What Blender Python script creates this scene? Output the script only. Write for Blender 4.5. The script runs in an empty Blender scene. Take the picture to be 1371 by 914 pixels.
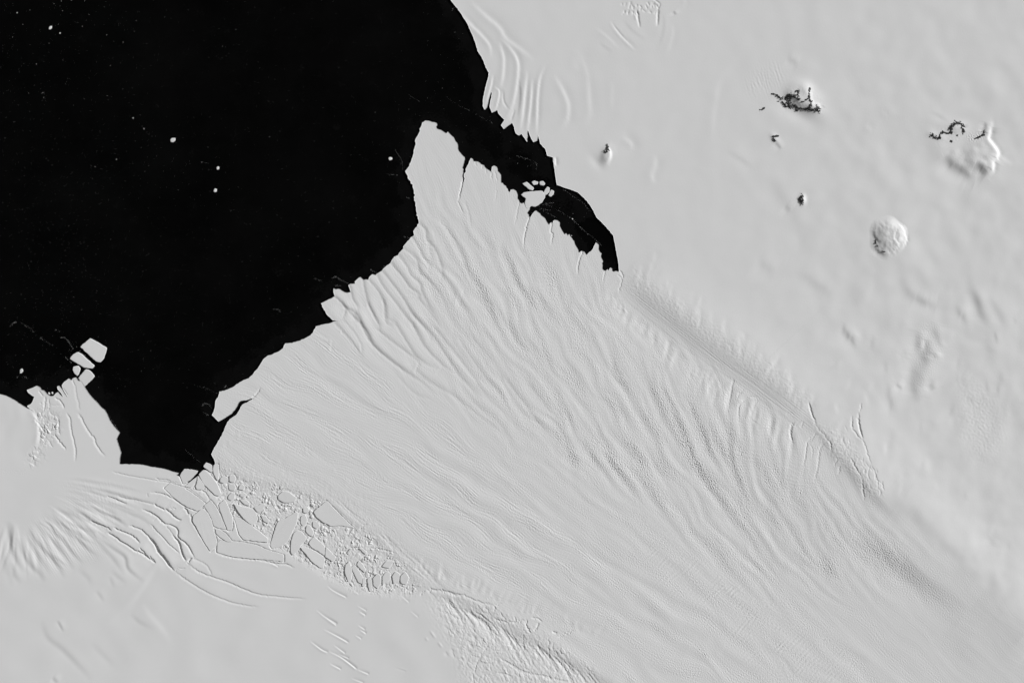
import bpy, math, random
import numpy as np

# ------------------------------------------------------------------ camera, sky, sun, exposure
scene = bpy.context.scene
col = scene.collection
U = 0.1                                   # scene units per map unit (one map unit is about 90 m on the ground)
MW, MH = 1371.0, 914.0                    # the stretch of coast that the survey frame covers

CAM_H = 420.0
cam_d = bpy.data.cameras.new("camera")
cam = bpy.data.objects.new("camera", cam_d)
col.objects.link(cam)
cam.location = (0, 0, CAM_H)
cam.rotation_euler = (0, 0, 0)
cam_d.sensor_width = 36.0
cam_d.angle = 2 * math.atan(MW * U / 2 / CAM_H)
cam_d.clip_start = 1.0
cam_d.clip_end = 9000.0
scene.camera = cam

SUN_EL, SUN_AZ = 27.0, 24.0               # elevation, direction counted from +x towards +y
world = bpy.data.worlds.new("World")
scene.world = world
world.use_nodes = True
nt = world.node_tree
nt.nodes.clear()
sky = nt.nodes.new("ShaderNodeTexSky")
sky.sky_type = 'NISHITA'
sky.sun_disc = False
sky.sun_elevation = math.radians(SUN_EL)
sky.sun_rotation = math.radians(90 - SUN_AZ)
bw = nt.nodes.new("ShaderNodeHueSaturation")   # panchromatic record: no colour in the light
bw.inputs['Saturation'].default_value = 0.0
bg = nt.nodes.new("ShaderNodeBackground")
bg.inputs['Strength'].default_value = 0.05
wo = nt.nodes.new("ShaderNodeOutputWorld")
nt.links.new(sky.outputs[0], bw.inputs['Color'])
nt.links.new(bw.outputs[0], bg.inputs['Color'])
nt.links.new(bg.outputs[0], wo.inputs['Surface'])

sd = bpy.data.lights.new("sun", 'SUN')
sd.energy = 4.0
sd.angle = math.radians(0.5)
sd.color = (1.0, 1.0, 1.0)
sun = bpy.data.objects.new("sun", sd)
col.objects.link(sun)
sun.rotation_euler = (0, math.radians(90 - SUN_EL), math.radians(SUN_AZ))

scene.view_settings.view_transform = 'Standard'
scene.view_settings.look = 'None'
scene.view_settings.exposure = -0.12
scene.view_settings.gamma = 1.0
scene.view_settings.use_curve_mapping = False
try:
    scene.cycles.max_bounces = 4
    scene.cycles.diffuse_bounces = 2
    scene.cycles.use_adaptive_sampling = True
except Exception:
    pass

rng = np.random.default_rng(7)
random.seed(7)
f32 = np.float32

# ------------------------------------------------------------------ survey coordinates
V = dict(  # survey tiles: corner x, corner y, tile scale
    V1=(500, 0, 3.808), V3=(500, 140, 3.808), V4=(400, 260, 4.57), V5=(260, 380, 4.57), V6=(0, 420, 3.807),
    V7=(150, 560, 3.808), V8=(280, 480, 4.57), S44=(440, 400, 4.57), S70=(700, 440, 4.57), S90=(900, 560, 4.57),
    S60=(600, 600, 4.57), S85=(850, 714, 4.57), S107=(1071, 714, 4.57), S54=(540, 260, 4.57),
    M36=(360, 640, 7.617), M44=(440, 700, 7.617), M20=(200, 640, 7.617), M9=(90, 640, 7.617), F0=(0, 500, 7.617),
    F23=(230, 610, 7.617), N1=(1030, 90, 15.23), N2=(1230, 140, 8.31), T=(760, 0, 5.7125), L64=(0, 640, 5.7125),
    L75=(0, 754, 5.7125), B60=(600, 754, 5.7125), R40=(1131, 400, 5.7125), R56=(1131, 560, 5.7125),
    G82=(820, 360, 7.617), G96=(960, 470, 7.617), C35=(350, 630, 4.57), D20=(200, 714, 3.808), E0=(0, 600, 4.57),
    H78=(780, 60, 3.808), H101=(1011, 60, 3.808), H100=(1000, 240, 3.685), O0=(0, 0, 3.046), K100=(1000, 460, 3.685),
    W=(0, 0, 1.0))


def P(tile, txt):
    ox, oy, s = V[tile]
    return [(ox + float(a) / s, oy + float(b) / s) for a, b in (q.split(',') for q in txt.split())]


# ------------------------------------------------------------------ the grid
G = 0.62
GX0, GX1, GY0, GY1 = -70.0, 1441.0, -70.0, 984.0
NX = int((GX1 - GX0) / G) + 1
NY = int((GY1 - GY0) / G) + 1
xs = (GX0 + G * np.arange(NX)).astype(f32)
ys = (GY0 + G * np.arange(NY)).astype(f32)
X, Y = np.meshgrid(xs, ys)
H = np.zeros((NY, NX), f32)
SX, SY = math.cos(math.radians(SUN_AZ)), -math.sin(math.radians(SUN_AZ))   # towards the sun, y counted down


def ix(x): return int(round((x - GX0) / G))
def iy(y): return int(round((y - GY0) / G))


def fill(poly):
    m = np.zeros((NY, NX), bool)
    p = np.array(poly, float)
    q = np.roll(p, -1, 0)
    for r in range(max(0, iy(p[:, 1].min()) - 1), min(NY, iy(p[:, 1].max()) + 2)):
        y = GY0 + r * G + 1e-4
        c = ((p[:, 1] <= y) & (q[:, 1] > y)) | ((q[:, 1] <= y) & (p[:, 1] > y))
        if not c.any():
            continue
        t = (y - p[c, 1]) / (q[c, 1] - p[c, 1])
        xx = np.sort(p[c, 0] + t * (q[c, 0] - p[c, 0]))
        for a, b in zip(xx[0::2], xx[1::2]):
            i0 = max(0, int(math.ceil((a - GX0) / G)))
            i1 = min(NX, int(math.floor((b - GX0) / G)) + 1)
            if i1 > i0:
                m[r, i0:i1] = True
    return m


KY = np.fft.fftfreq(NY, G).astype(f32)[:, None]
KX = np.fft.rfftfreq(NX, G).astype(f32)[None, :]
K2 = KX * KX + KY * KY


def blur(a, s):
    return np.fft.irfft2(np.fft.rfft2(a) * np.exp(-2 * (math.pi * s) ** 2 * K2), s=(NY, NX)).astype(f32)


def band(lam, width=0.5, seed=0):
    """unit-variance noise with wavelengths near lam"""
    r = np.random.default_rng(seed)
    k = np.sqrt(K2) + 1e-9
    f = np.exp(-0.5 * (np.log(k * lam) / width) ** 2)
    a = np.fft.irfft2(np.fft.rfft2(r.standard_normal((NY, NX)).astype(f32)) * f, s=(NY, NX))
    return (a / a.std()).astype(f32)


def lband(lam, width=0.5, seed=0, n=640):
    """the same from a tile, for local patches"""
    r = np.random.default_rng(seed)
    k = np.sqrt(np.fft.fftfreq(n, G)[:, None] ** 2 + np.fft.rfftfreq(n, G)[None] ** 2) + 1e-9
    a = np.fft.irfft2(np.fft.rfft2(r.standard_normal((n, n))) * np.exp(-0.5 * (np.log(k * lam) / width) ** 2), s=(n, n))
    a = (a / a.std()).astype(f32)
    return np.tile(a, (NY // n + 1, NX // n + 1))[:NY, :NX]


def soft(poly, s):
    """mask of a polygon with a soft rim"""
    m = fill(poly)
    p = np.array(poly, float)
    r = int(3 * s / G) + 2
    a0, a1, b0, b1 = max(0, ix(p[:, 0].min()) - r), min(NX, ix(p[:, 0].max()) + r), max(0, iy(p[:, 1].min()) - r), min(NY, iy(p[:, 1].max()) + r)
    c = np.pad(m[b0:b1, a0:a1].astype(f32), r, mode='edge')
    w = max(1, int(round(s / G * 2.0 / 2)))                # three box passes make a bell
    for ax in (0, 1):
        for _ in range(3):
            cs_ = np.cumsum(c, axis=ax, dtype=np.float64)
            hi, lo = np.roll(cs_, -w, ax), np.roll(cs_, w + 1, ax)
            if ax == 0:
                hi[-w:] = cs_[-1:]
                lo[:w + 1] = 0
            else:
                hi[:, -w:] = cs_[:, -1:]
                lo[:, :w + 1] = 0
            c = ((hi - lo) / (2 * w + 1)).astype(f32)
    out = np.zeros((NY, NX), f32)
    out[b0:b1, a0:a1] = c[r:-r, r:-r] if r else c
    return out


def smooth(p, closed=False, step=2.5):
    """Catmull-Rom through the points, resampled"""
    p = [np.array(q, float) for q in p]
    n = len(p)
    if n == 2:
        k = max(1, int(np.hypot(*(p[1] - p[0])) / step))
        return np.array([p[0] + (p[1] - p[0]) * i / k for i in range(k + 1)])
    out = []
    for i in range(n if closed else n - 1):
        if closed:
            a, b, c, d = p[i - 1], p[i], p[(i + 1) % n], p[(i + 2) % n]
        else:
            b, c = p[i], p[i + 1]
            a = p[i - 1] if i else 2 * b - c
            d = p[i + 2] if i + 2 < n else 2 * c - b
        k = max(1, int(np.hypot(*(c - b)) / step))
        for j in range(k):
            t = j / k
            out.append(0.5 * (2 * b + (c - a) * t + (2 * a - 5 * b + 4 * c - d) * t * t + (3 * b - a - 3 * c + d) * t ** 3))
    if not closed:
        out.append(p[-1])
    return np.array(out)


def stroke(path, w, amp, kind, taper=(0.25, 0.25), jit=0.0, target=None, curve=True, reach=3.2):
    """relief along a line: valley / ridge / dark (scarp turned from the sun) / light / step"""
    T = H if target is None else target
    p = smooth(path, step=max(1.5, w)) if curve else np.array(path, float)
    if jit:
        n = len(p)
        j = np.random.default_rng(int(abs(p[0, 0] * 131 + p[0, 1] * 17)) % 99991).standard_normal((n, 2)) * jit
        p = p + j
    L = np.concatenate([[0], np.cumsum(np.hypot(*np.diff(p, axis=0).T))])
    tot = max(L[-1], 1e-6)
    if tot < 2.2 * w:                                     # short and wide: a rounded dent, not a strip
        taper = (0, 0)
    R = w * (reach if kind in ('valley', 'ridge') else 4.2 if kind == 'cut' else 5.6)
    i0, i1 = max(0, ix(p[:, 0].min() - R)), min(NX, ix(p[:, 0].max() + R) + 1)
    r0, r1 = max(0, iy(p[:, 1].min() - R)), min(NY, iy(p[:, 1].max() + R) + 1)
    if i1 <= i0 or r1 <= r0:
        return
    D2 = np.full((r1 - r0, i1 - i0), R * R, f32)
    TT = np.zeros_like(D2)
    DS = np.zeros_like(D2)
    for k in range(len(p) - 1):
        a, b = p[k], p[k + 1]
        a0, a1 = max(i0, ix(min(a[0], b[0]) - R)), min(i1, ix(max(a[0], b[0]) + R) + 1)
        b0, b1 = max(r0, iy(min(a[1], b[1]) - R)), min(r1, iy(max(a[1], b[1]) + R) + 1)
        if a1 <= a0 or b1 <= b0:
            continue
        x = X[b0:b1, a0:a1] - a[0]
        y = Y[b0:b1, a0:a1] - a[1]
        d = b - a
        l2 = float(d @ d) + 1e-9
        t = np.clip((x * d[0] + y * d[1]) / l2, 0, 1)
        ex, ey = x - t * d[0], y - t * d[1]
        dd = ex * ex + ey * ey
        s = (slice(b0 - r0, b1 - r0), slice(a0 - i0, a1 - i0))
        m = dd < D2[s]
        D2[s][m] = dd[m]
        TT[s][m] = ((L[k] + t * math.sqrt(l2)) / tot)[m]
        DS[s][m] = (ex * SX + ey * SY)[m]
    tp = np.ones_like(D2)
    if taper[0] > 0:
        tp *= np.clip(TT / taper[0], 0, 1) ** 0.8
    if taper[1] > 0:
        tp *= np.clip((1 - TT) / taper[1], 0, 1) ** 0.8
    g = np.exp(-D2 / (2 * w * w)) * tp
    if kind == 'valley':
        h = -amp * g
    elif kind == 'ridge':
        h = amp * g
    elif kind == 'lean':                                  # a long one-sided rise towards the sun
        h = amp * (1 + np.tanh(DS / w)) * np.exp(-0.5 * D2 / (2.1 * w) ** 2) * tp
    elif kind == 'cut':                                   # steep on the sunward wall, gentle on the lit one
        ww = np.where(DS > 0, w * .5, w * 1.6)
        h = -amp * np.exp(-D2 / (2 * ww * ww)) * tp
    else:
        h = (amp if kind == 'dark' else -amp) * np.tanh(1.15 * DS / w) * np.exp(-0.5 * D2 / (2.1 * w) ** 2) * tp
    h = h * np.clip(1 - D2 / (R * R), 0, 1) ** 1.5
    T[r0:r1, i0:i1] += h.astype(f32)


def bump(cx, cy, rx, ry, rot, amp, power=1.0, target=None):
    T = H if target is None else target
    R = 3.2 * max(rx, ry)
    a0, a1, b0, b1 = max(0, ix(cx - R)), min(NX, ix(cx + R)), max(0, iy(cy - R)), min(NY, iy(cy + R))
    if a1 <= a0 or b1 <= b0:
        return
    x, y = X[b0:b1, a0:a1] - cx, Y[b0:b1, a0:a1] - cy
    c, s = math.cos(math.radians(rot)), math.sin(math.radians(rot))
    u, v = (x * c + y * s) / rx, (-x * s + y * c) / ry
    T[b0:b1, a0:a1] += (amp * np.exp(-0.5 * (u * u + v * v) ** power)).astype(f32)


# ------------------------------------------------------------------ coastline
NE_COAST = ([(590, -75), (598, -20)] +
    P('V1', '392,0 415,30 440,62 480,125 502,175 518,215 530,260 545,283 560,310 572,345 588,372 584,398 575,430 566,468 558,510 557,540 568,562 580,548 592,500 602,470 604,480 596,515 592,545 603,577 632,562 637,580 655,600 668,612 650,640 665,660 690,640 708,628 718,650 725,680 742,692 756,684 764,698 785,728 788,665 797,690 815,726 836,718 840,690 850,733 876,760 886,795 915,804 920,850 926,885 930,914') +
    P('V3', '935,410 975,425 1010,436 1040,447 1075,478 1100,508 1122,542 1137,575 1160,597 1180,618 1205,645 1222,668 1232,715 1240,760 1248,805 1252,845'))
TONGUE = P('V3', '1250,852 1225,852 1218,836 1208,830 1200,845 1195,838 1180,848 1168,838 1172,800 1160,770 1156,752 1148,738 1150,715 1135,700 1124,722 1115,740 1100,752 1086,766 1075,750 1062,745 1047,755 1042,735 1030,715 1018,690 1005,672 1000,655 992,668 983,655 975,662 966,648 955,628 950,618 951,600 938,590 925,588 915,602 906,600 895,612 880,590 870,575 862,570 850,555 830,540 815,552 800,575 793,570 790,545 800,525 785,530 775,515 768,500 757,505 742,488 735,478 737,462 728,440 715,432 700,434 697,447 688,440 676,415 660,400 652,398 652,372 645,350 635,340 630,318 615,311 604,318 603,345 590,335 575,325 565,310 550,305 535,292 512,290 508,278 497,272 488,290 480,310 470,330 463,352 462,395 458,395 458,340 460,305 468,280 458,262 447,250 437,238 433,215 428,196 415,178 400,160 390,150 380,138 372,148 357,138 345,130 325,124 323,95 300,90 265,82 248,93 240,118 230,150 214,178 211,215 205,250 190,295 178,320 162,340 175,365 190,392 200,420 207,445 209,480 214,515 222,555 230,590')
FRONT = (P('V4', '735,178 715,205 701,228 706,252 688,262 668,285 645,312 641,332 615,358 608,372 585,382 570,402 562,420 540,435 518,455 507,470 478,486 470,495 450,489 432,505 426,522 410,521 398,524 378,506 360,518 342,536 347,546 318,547 303,556 312,580 318,598 300,602 282,600 262,588 243,578 228,582 213,574 212,598 221,625 175,648 135,669 155,708 177,742 210,772 258,768 220,776 185,790 140,797 105,808 95,826 88,846 65,866 40,880') +
    P('V5', '620,355 590,360 560,362 550,375 545,392 525,408 505,418 480,430 450,438 432,452 415,475 398,502 380,526 358,555 335,576 305,586 280,600 250,622 215,640 185,652 155,656 148,690 132,712 128,750 120,780 109,800 130,822 150,842 175,828 200,812 222,798 240,780 258,758 270,735 288,714 320,711 345,702 362,697 340,712 325,724 297,736 285,752 270,782 258,800 235,815 205,842 198,860 188,882') +
    P('V8', '100,412 92,440 78,470 58,500 42,530 28,555 14,583 22,600 30,612 38,640'))
SHELF = P('V7', '505,262 470,262 440,292 400,325 372,322 350,300 330,285') + P('F23', '85,178 40,165 0,155') + \
    P('V7', '290,262 250,252 200,245 160,235 120,232 80,231 40,231 42,200 48,175 36,140 25,105 42,70') + \
    P('F0', '1225,600 1195,570 1160,530 1120,470 1100,420 1075,375 1030,335 990,290 940,240 900,190 868,138 838,80 800,70 775,35 745,48 730,68 705,48 660,80 632,118 645,160 690,235 665,205 630,150 605,120 585,130 590,160 625,200 650,240 620,215 595,185 570,200 550,225 515,228 480,205 450,170 425,165 412,140 378,122 330,145 275,165 290,195 330,225 352,235 335,280 320,305 275,330 300,352 345,375 270,345 220,315 160,275 110,245 60,222 0,208') + [(-40, 520), (-75, 505)]


def rough(p, amp, lo=2.2, keep=False):
    """fractal jitter along a coast"""
    out = []
    r = np.random.default_rng(3)
    for a, b in zip(p[:-1], p[1:]):
        a, b = np.array(a), np.array(b)
        d = b - a
        n = max(1, int(np.hypot(*d) / lo))
        nn = np.array([-d[1], d[0]]) / (np.hypot(*d) + 1e-9)
        for k in range(n):
            j = 0 if k == 0 else r.normal() * amp
            out.append(tuple(a + d * k / n + nn * j))
    out.append(tuple(p[-1]))
    return out


COAST = rough(NE_COAST, 0.18) + rough(TONGUE, 0.55) + rough(FRONT, 0.28) + rough(SHELF, 0.15)
LAND = COAST + [(-75, 990), (1446, 990), (1446, -75)]

GLACIER_EDGE = [(829, 363), (845, 385), (880, 425), (930, 465), (985, 500), (1040, 540), (1085, 568), (1110, 600), (1150, 640), (1175, 660),
    (1200, 680), (1240, 715), (1300, 770), (1371, 830), (1446, 890), (1446, 990), (830, 990), (800, 914), (775, 895), (748, 862), (720, 842), (690, 832), (660, 822),
    (630, 805), (600, 793), (575, 785), (556, 758), (530, 735), (500, 708), (470, 685), (440, 665), (400, 655), (360, 650), (330, 645), (300, 632), (289, 620)]
GLACIER = P('V3', '1252,845') + TONGUE + FRONT + GLACIER_EDGE[::-1]
MEL = [(272, 625), (285, 621), (300, 632), (330, 645), (380, 652), (428, 668), (445, 692), (472, 704), (498, 714), (514, 734), (532, 745), (548, 765), (560, 786), (556, 794), (535, 797), (500, 792),
    (470, 787), (440, 772), (415, 756), (380, 735), (352, 722), (330, 700), (310, 690), (300, 672), (285, 660), (262, 655), (252, 645), (258, 640)]
MEL2 = P('F0', '355,380 440,385 470,330 460,230 500,250 500,390 590,420 610,470 590,520 600,600 545,600 560,650 500,720 470,740 430,700 400,640 395,560 370,480')
MEL3 = P('F0', '280,800 330,770 380,750 430,790 440,860 380,930 280,930')

land = fill(LAND)
glac = soft(GLACIER, 4.0)

BASE = 2.0
H += BASE

# ------------------------------------------------------------------ glacier flow
FLOW = [(590, 200, 62), (600, 300, 60), (640, 420, 60), (700, 400, 66), (770, 360, 72), (660, 250, 80), (760, 440, 64), (800, 520, 57), (860, 520, 66), (900, 500, 72),
    (930, 530, 72), (960, 560, 86), (1000, 590, 90), (1060, 620, 92), (870, 600, 52), (930, 640, 54), (1000, 660, 60), (1050, 690, 60), (1100, 700, 58), (1150, 720, 52),
    (480, 400, 58), (440, 430, 45), (520, 470, 50), (560, 430, 55), (560, 520, 44), (610, 500, 52), (660, 540, 50), (700, 600, 42), (650, 640, 34), (720, 680, 34), (640, 590, 38),
    (400, 480, 32), (350, 540, 27), (420, 540, 26), (500, 560, 28), (330, 600, 30), (400, 620, 26), (480, 640, 27), (560, 640, 29), (560, 700, 30), (620, 730, 30), (700, 760, 28),
    (800, 740, 35), (800, 820, 28), (900, 860, 27), (870, 780, 36), (960, 800, 42), (1040, 860, 42), (1000, 740, 48), (1080, 780, 46), (1160, 840, 42), (1240, 800, 40), (1300, 850, 40),
    (1370, 900, 40), (1200, 740, 42), (1100, 900, 38), (900, 410, 37), (1000, 500, 37), (1090, 560, 45)]
cs = 8
cx_, cy_ = X[::cs, ::cs], Y[::cs, ::cs]
c2 = np.zeros_like(cx_)
s2 = np.zeros_like(cx_)
for fx, fy, fa in FLOW:
    wgt = 1.0 / (((cx_ - fx) ** 2 + (cy_ - fy) ** 2) + 400.0) ** 1.6
    c2 += wgt * math.cos(math.radians(2 * fa))
    s2 += wgt * math.sin(math.radians(2 * fa))
ang = 0.5 * np.arctan2(s2, c2)
ang = np.kron(ang, np.ones((cs, cs), f32))[:NY, :NX]
ang = ang + 0.15 * band(75, .4, 23) + 0.05 * band(34, .4, 24)
ca, sa = blur(np.cos(ang).astype(f32), 6), blur(np.sin(ang).astype(f32), 6)
nn = np.sqrt(ca * ca + sa * sa) + 1e-6
ca, sa = ca / nn, sa / nn


def lic(noise, steps, dl, ca=ca, sa=sa):
    """average the noise along the flow"""
    acc = noise.copy()
    n = 1
    for sg in (1, -1):
        px, py = X.copy(), Y.copy()
        for k in range(steps):
            i = np.clip(((px - GX0) / G + 0.5).astype(np.int32), 0, NX - 1)
            j = np.clip(((py - GY0) / G + 0.5).astype(np.int32), 0, NY - 1)
            px += sg * dl * ca[j, i]
            py += sg * dl * sa[j, i]
            i = np.clip(((px - GX0) / G + 0.5).astype(np.int32), 0, NX - 1)
            j = np.clip(((py - GY0) / G + 0.5).astype(np.int32), 0, NY - 1)
            acc += noise[j, i]
            n += 1
    acc /= n
    return acc / acc.std()


st_w = lic(band(21, 0.40, 11), 9, 3.5)                 # broad flow stripes
st_m = lic(band(7.5, 0.40, 12), 11, 3.0)
st_f = lic(band(3.4, 0.40, 13), 3, 1.8)                 # fine streaks
st_g = lic(band(6.0, 0.45, 19), 5, 2.0)
r_f = band(2.7, 0.40, 14)                               # hummocky roughness
r_m = band(6.0, 0.45, 15)
patch = np.clip(0.62 + 0.55 * lic(band(44, 0.5, 16), 8, 4.0), 0.1, 1.6)  # where the ice is rough

# regional weights
trunk = soft([(560, 250), (640, 330), (720, 330), (800, 370), (860, 440), (960, 510), (1060, 580), (1130, 650), (1200, 720), (1220, 790), (1120, 800), (1000, 790), (860, 700),
    (740, 640), (640, 560), (560, 420), (540, 330)], 25)
streak = soft([(430, 440), (350, 500), (300, 570), (290, 610), (360, 640), (470, 660), (560, 720), (640, 780), (760, 800), (820, 760), (720, 680), (640, 590), (560, 540), (470, 450)], 18)
south = soft([(640, 600), (760, 690), (900, 740), (1100, 820), (1300, 950), (1300, 990), (820, 990), (780, 880), (700, 800), (600, 760), (560, 700)], 30)
smooth_tip = soft([(560, 170), (600, 180), (615, 230), (600, 300), (630, 330), (580, 360), (545, 250)], 12)


# arcs of small crevasses that cross the flow in the south-east
ARC = soft([(830, 700), (900, 720), (960, 760), (1040, 800), (1120, 850), (1180, 920), (1180, 985), (1080, 985), (1020, 900), (940, 820), (860, 750)], 12)
ang2_c, ang2_s = -sa, ca
rot = math.radians(12)
a2c, a2s = ang2_c * math.cos(rot) - ang2_s * math.sin(rot), ang2_c * math.sin(rot) + ang2_s * math.cos(rot)
arc_n = lic(band(5.2, 0.22, 17), 6, 1.6, a2c, a2s)
H += glac * ARC * arc_n * 0.065 * np.clip(0.75 + 0.35 * band(40, 0.5, 18), 0.3, 1.3)
H += glac * arc_n * 0.022 * (trunk + .5 * south)

# long troughs and ridges of the trunk, line by line
DK, LT, VA, RI, CU = 'dark', 'light', 'valley', 'ridge', 'cut'
TROUGHS = [('S70', '180,540 280,720 370,840', 5, .22), ('S70', '330,660 420,760 480,880', 4.5, .2), ('S70', '500,700 560,830 640,914', 4, .16), ('S70', '520,590 640,720 760,830', 5, .22),
    ('S70', '240,220 330,310 400,420', 5.5, .22), ('S70', '480,360 560,480 650,560', 5, .18), ('S70', '540,130 570,230 620,330 700,420', 4, .28), ('S70', '700,460 800,600 870,740', 5, .25),
    ('S70', '770,280 820,400 850,490 900,580 980,740', 4.5, .34), ('S70', '860,340 930,500 1000,660 1060,780', 4, .26), ('S70', '980,380 1050,520 1110,680 1160,740', 4, .28),
    ('S70', '1130,540 1155,620 1190,720 1240,800', 4, .24), ('S70', '1260,560 1270,680 1290,820', 4, .22), ('S70', '20,40 130,170 210,260', 5, .18), ('S70', '170,380 240,480 300,620', 5, .2),
    ('S70', '400,600 520,740 600,860', 4.5, .16), ('S70', '620,640 720,780 820,900', 5, .2), ('S70', '760,700 850,800 960,914', 5, .16),
    ('S90', '20,10 130,240 250,380 340,470', 5, .24), ('S90', '170,30 220,190 310,300', 4.5, .26), ('S90', '350,180 410,400 490,560 560,620', 5, .28), ('S90', '560,480 630,620 680,680', 5, .22),
    ('S90', '640,250 680,380 700,440', 4, .16), ('S90', '740,380 790,500 860,620', 5, .18), ('S90', '0,190 200,370 360,560 520,740 620,820', 6, .24), ('S90', '40,660 200,740 350,860', 5, .15),
    ('S90', '540,330 600,430 680,560', 5, .14), ('S90', '480,200 540,300 590,400', 4.5, .16), ('S90', '380,20 400,140 440,240', 4, .2), ('S90', '260,60 310,180 340,300', 4, .2),
    ('S60', '730,10 810,120', 4.5, .2), ('S60', '860,20 960,140 1010,210', 4, .22), ('S60', '960,20 1080,170 1210,330', 5, .26), ('S60', '1060,20 1200,190 1371,440', 5, .22), ('S60', '1230,40 1371,220', 5, .18),
    ('S60', '660,700 800,750 980,820', 6, .14), ('S60', '860,540 1000,640 1180,750', 7, .16), ('S60', '200,410 330,470 470,500', 5, .13), ('S60', '440,560 560,620 700,660', 5, .10), ('S60', '270,130 420,230 560,330', 6, .14),
    ('S85', '80,560 200,600 330,640', 5, .15), ('S85', '350,680 430,730 520,790', 6, .15), ('S85', '420,10 500,80 600,240 690,310', 5, .18), ('S85', '960,80 1060,190 1150,280', 6, .15), ('S85', '1120,80 1190,180 1240,280', 6, .16),
    ('S85', '700,60 850,190 960,260', 7, .12), ('S85', '0,420 80,450 200,560', 7, .10),
    ('S107', '340,-10 480,110 620,200 720,275 800,330 880,390 940,430 1010,490', 11, 1.15), ('S107', '130,130 165,220 210,290', 5.5, .18), ('S107', '1150,200 1185,290 1220,360', 7, .25), ('S107', '900,560 1000,720 1080,830', 12, .22),
    ('S107', '640,0 780,110 940,230 1100,370 1240,470', 9, .20), ('S107', '400,400 560,420 700,470', 6, .05), ('S107', '820,20 900,90 1010,190', 6, .18),
    ('S54', '280,170 340,290 400,440 480,580 560,720 620,820', 3.4, .20), ('S54', '340,80 380,180 410,260 480,330 560,380', 3.0, .13), ('S54', '440,520 520,660 590,790', 4, .18), ('S54', '600,300 650,400 720,560 790,700', 4.5, .20),
    ('S54', '760,540 790,640 820,720', 4, .22), ('S54', '810,560 880,690 960,800', 4.2, .18), ('S54', '640,760 700,860 780,980', 5, .18), ('S54', '460,190 540,310 600,380', 3.5, .12), ('S54', '620,560 660,640 700,740', 4, .13),
    ('S54', '860,360 920,500 980,640', 4, .12), ('S54', '960,620 1040,760 1120,880', 4.5, .17), ('S54', '1060,740 1140,860 1200,960', 4.5, .17), ('S54', '180,60 260,160 340,330', 2.5, .10)]
trough = np.zeros_like(H)
for t, s, w, a in TROUGHS:
    stroke(P(t, s), w * 1.3, a * 1.8, DK, (0.35, 0.4), jit=0.5)
    stroke(P(t, s), w * 1.5, min(1.0, a * 3.2), RI, (0.3, 0.35), target=trough)
trough = np.clip(trough, 0, 1.1)
st_b = lic(band(38, 0.4, 20), 9, 5.0)
H += glac * st_b * .11 * np.clip(south + .6 * streak, 0, 1)
rough_w = 0.45 + 0.75 * trough + 0.35 * (patch - 0.62)
H += glac * (0.075 * st_w * (0.3 + trunk) + 0.006 * st_m * trunk)
H += glac * st_f * (0.016 + 0.040 * streak * np.clip(patch, .2, 1.2) + 0.022 * south * patch * (1 - ARC)) + glac * st_g * 0.030 * streak * patch
H += glac * r_f * rough_w * (0.042 + 0.105 * trunk + 0.085 * south) * (1 - 0.55 * smooth_tip) * (1 - 0.6 * streak)
H += glac * r_m * rough_w * 0.034 * trunk
# the trunk leans gently away from the north-east margin
stroke([(840, 430), (940, 560), (1060, 670), (1180, 770), (1300, 860), (1440, 960)], 62, 2.3, 'lean', (0.35, 0.05))
SHEEN = [('S60', '180,60 360,190 540,340 700,450 900,590 1060,700 1180,800', 5, .13), ('S90', '0,260 130,370 260,500 360,600', 6, .12), ('S90', '430,590 560,700 640,760', 6, .10), ('S90', '600,280 640,370 700,480 730,560', 5, .12),
    ('S70', '700,440 790,520 840,640 900,760', 4, .12), ('S70', '420,10 500,120 560,230', 4, .12), ('S70', '980,620 1060,720 1130,800', 5, .12), ('S107', '780,690 860,740 950,820', 5, .10), ('S44', '1010,430 1060,520 1110,610', 2.2, .12)]
for t, s, w, a in SHEEN:
    stroke(P(t, s), w, a, LT, (0.3, 0.3))

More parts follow.
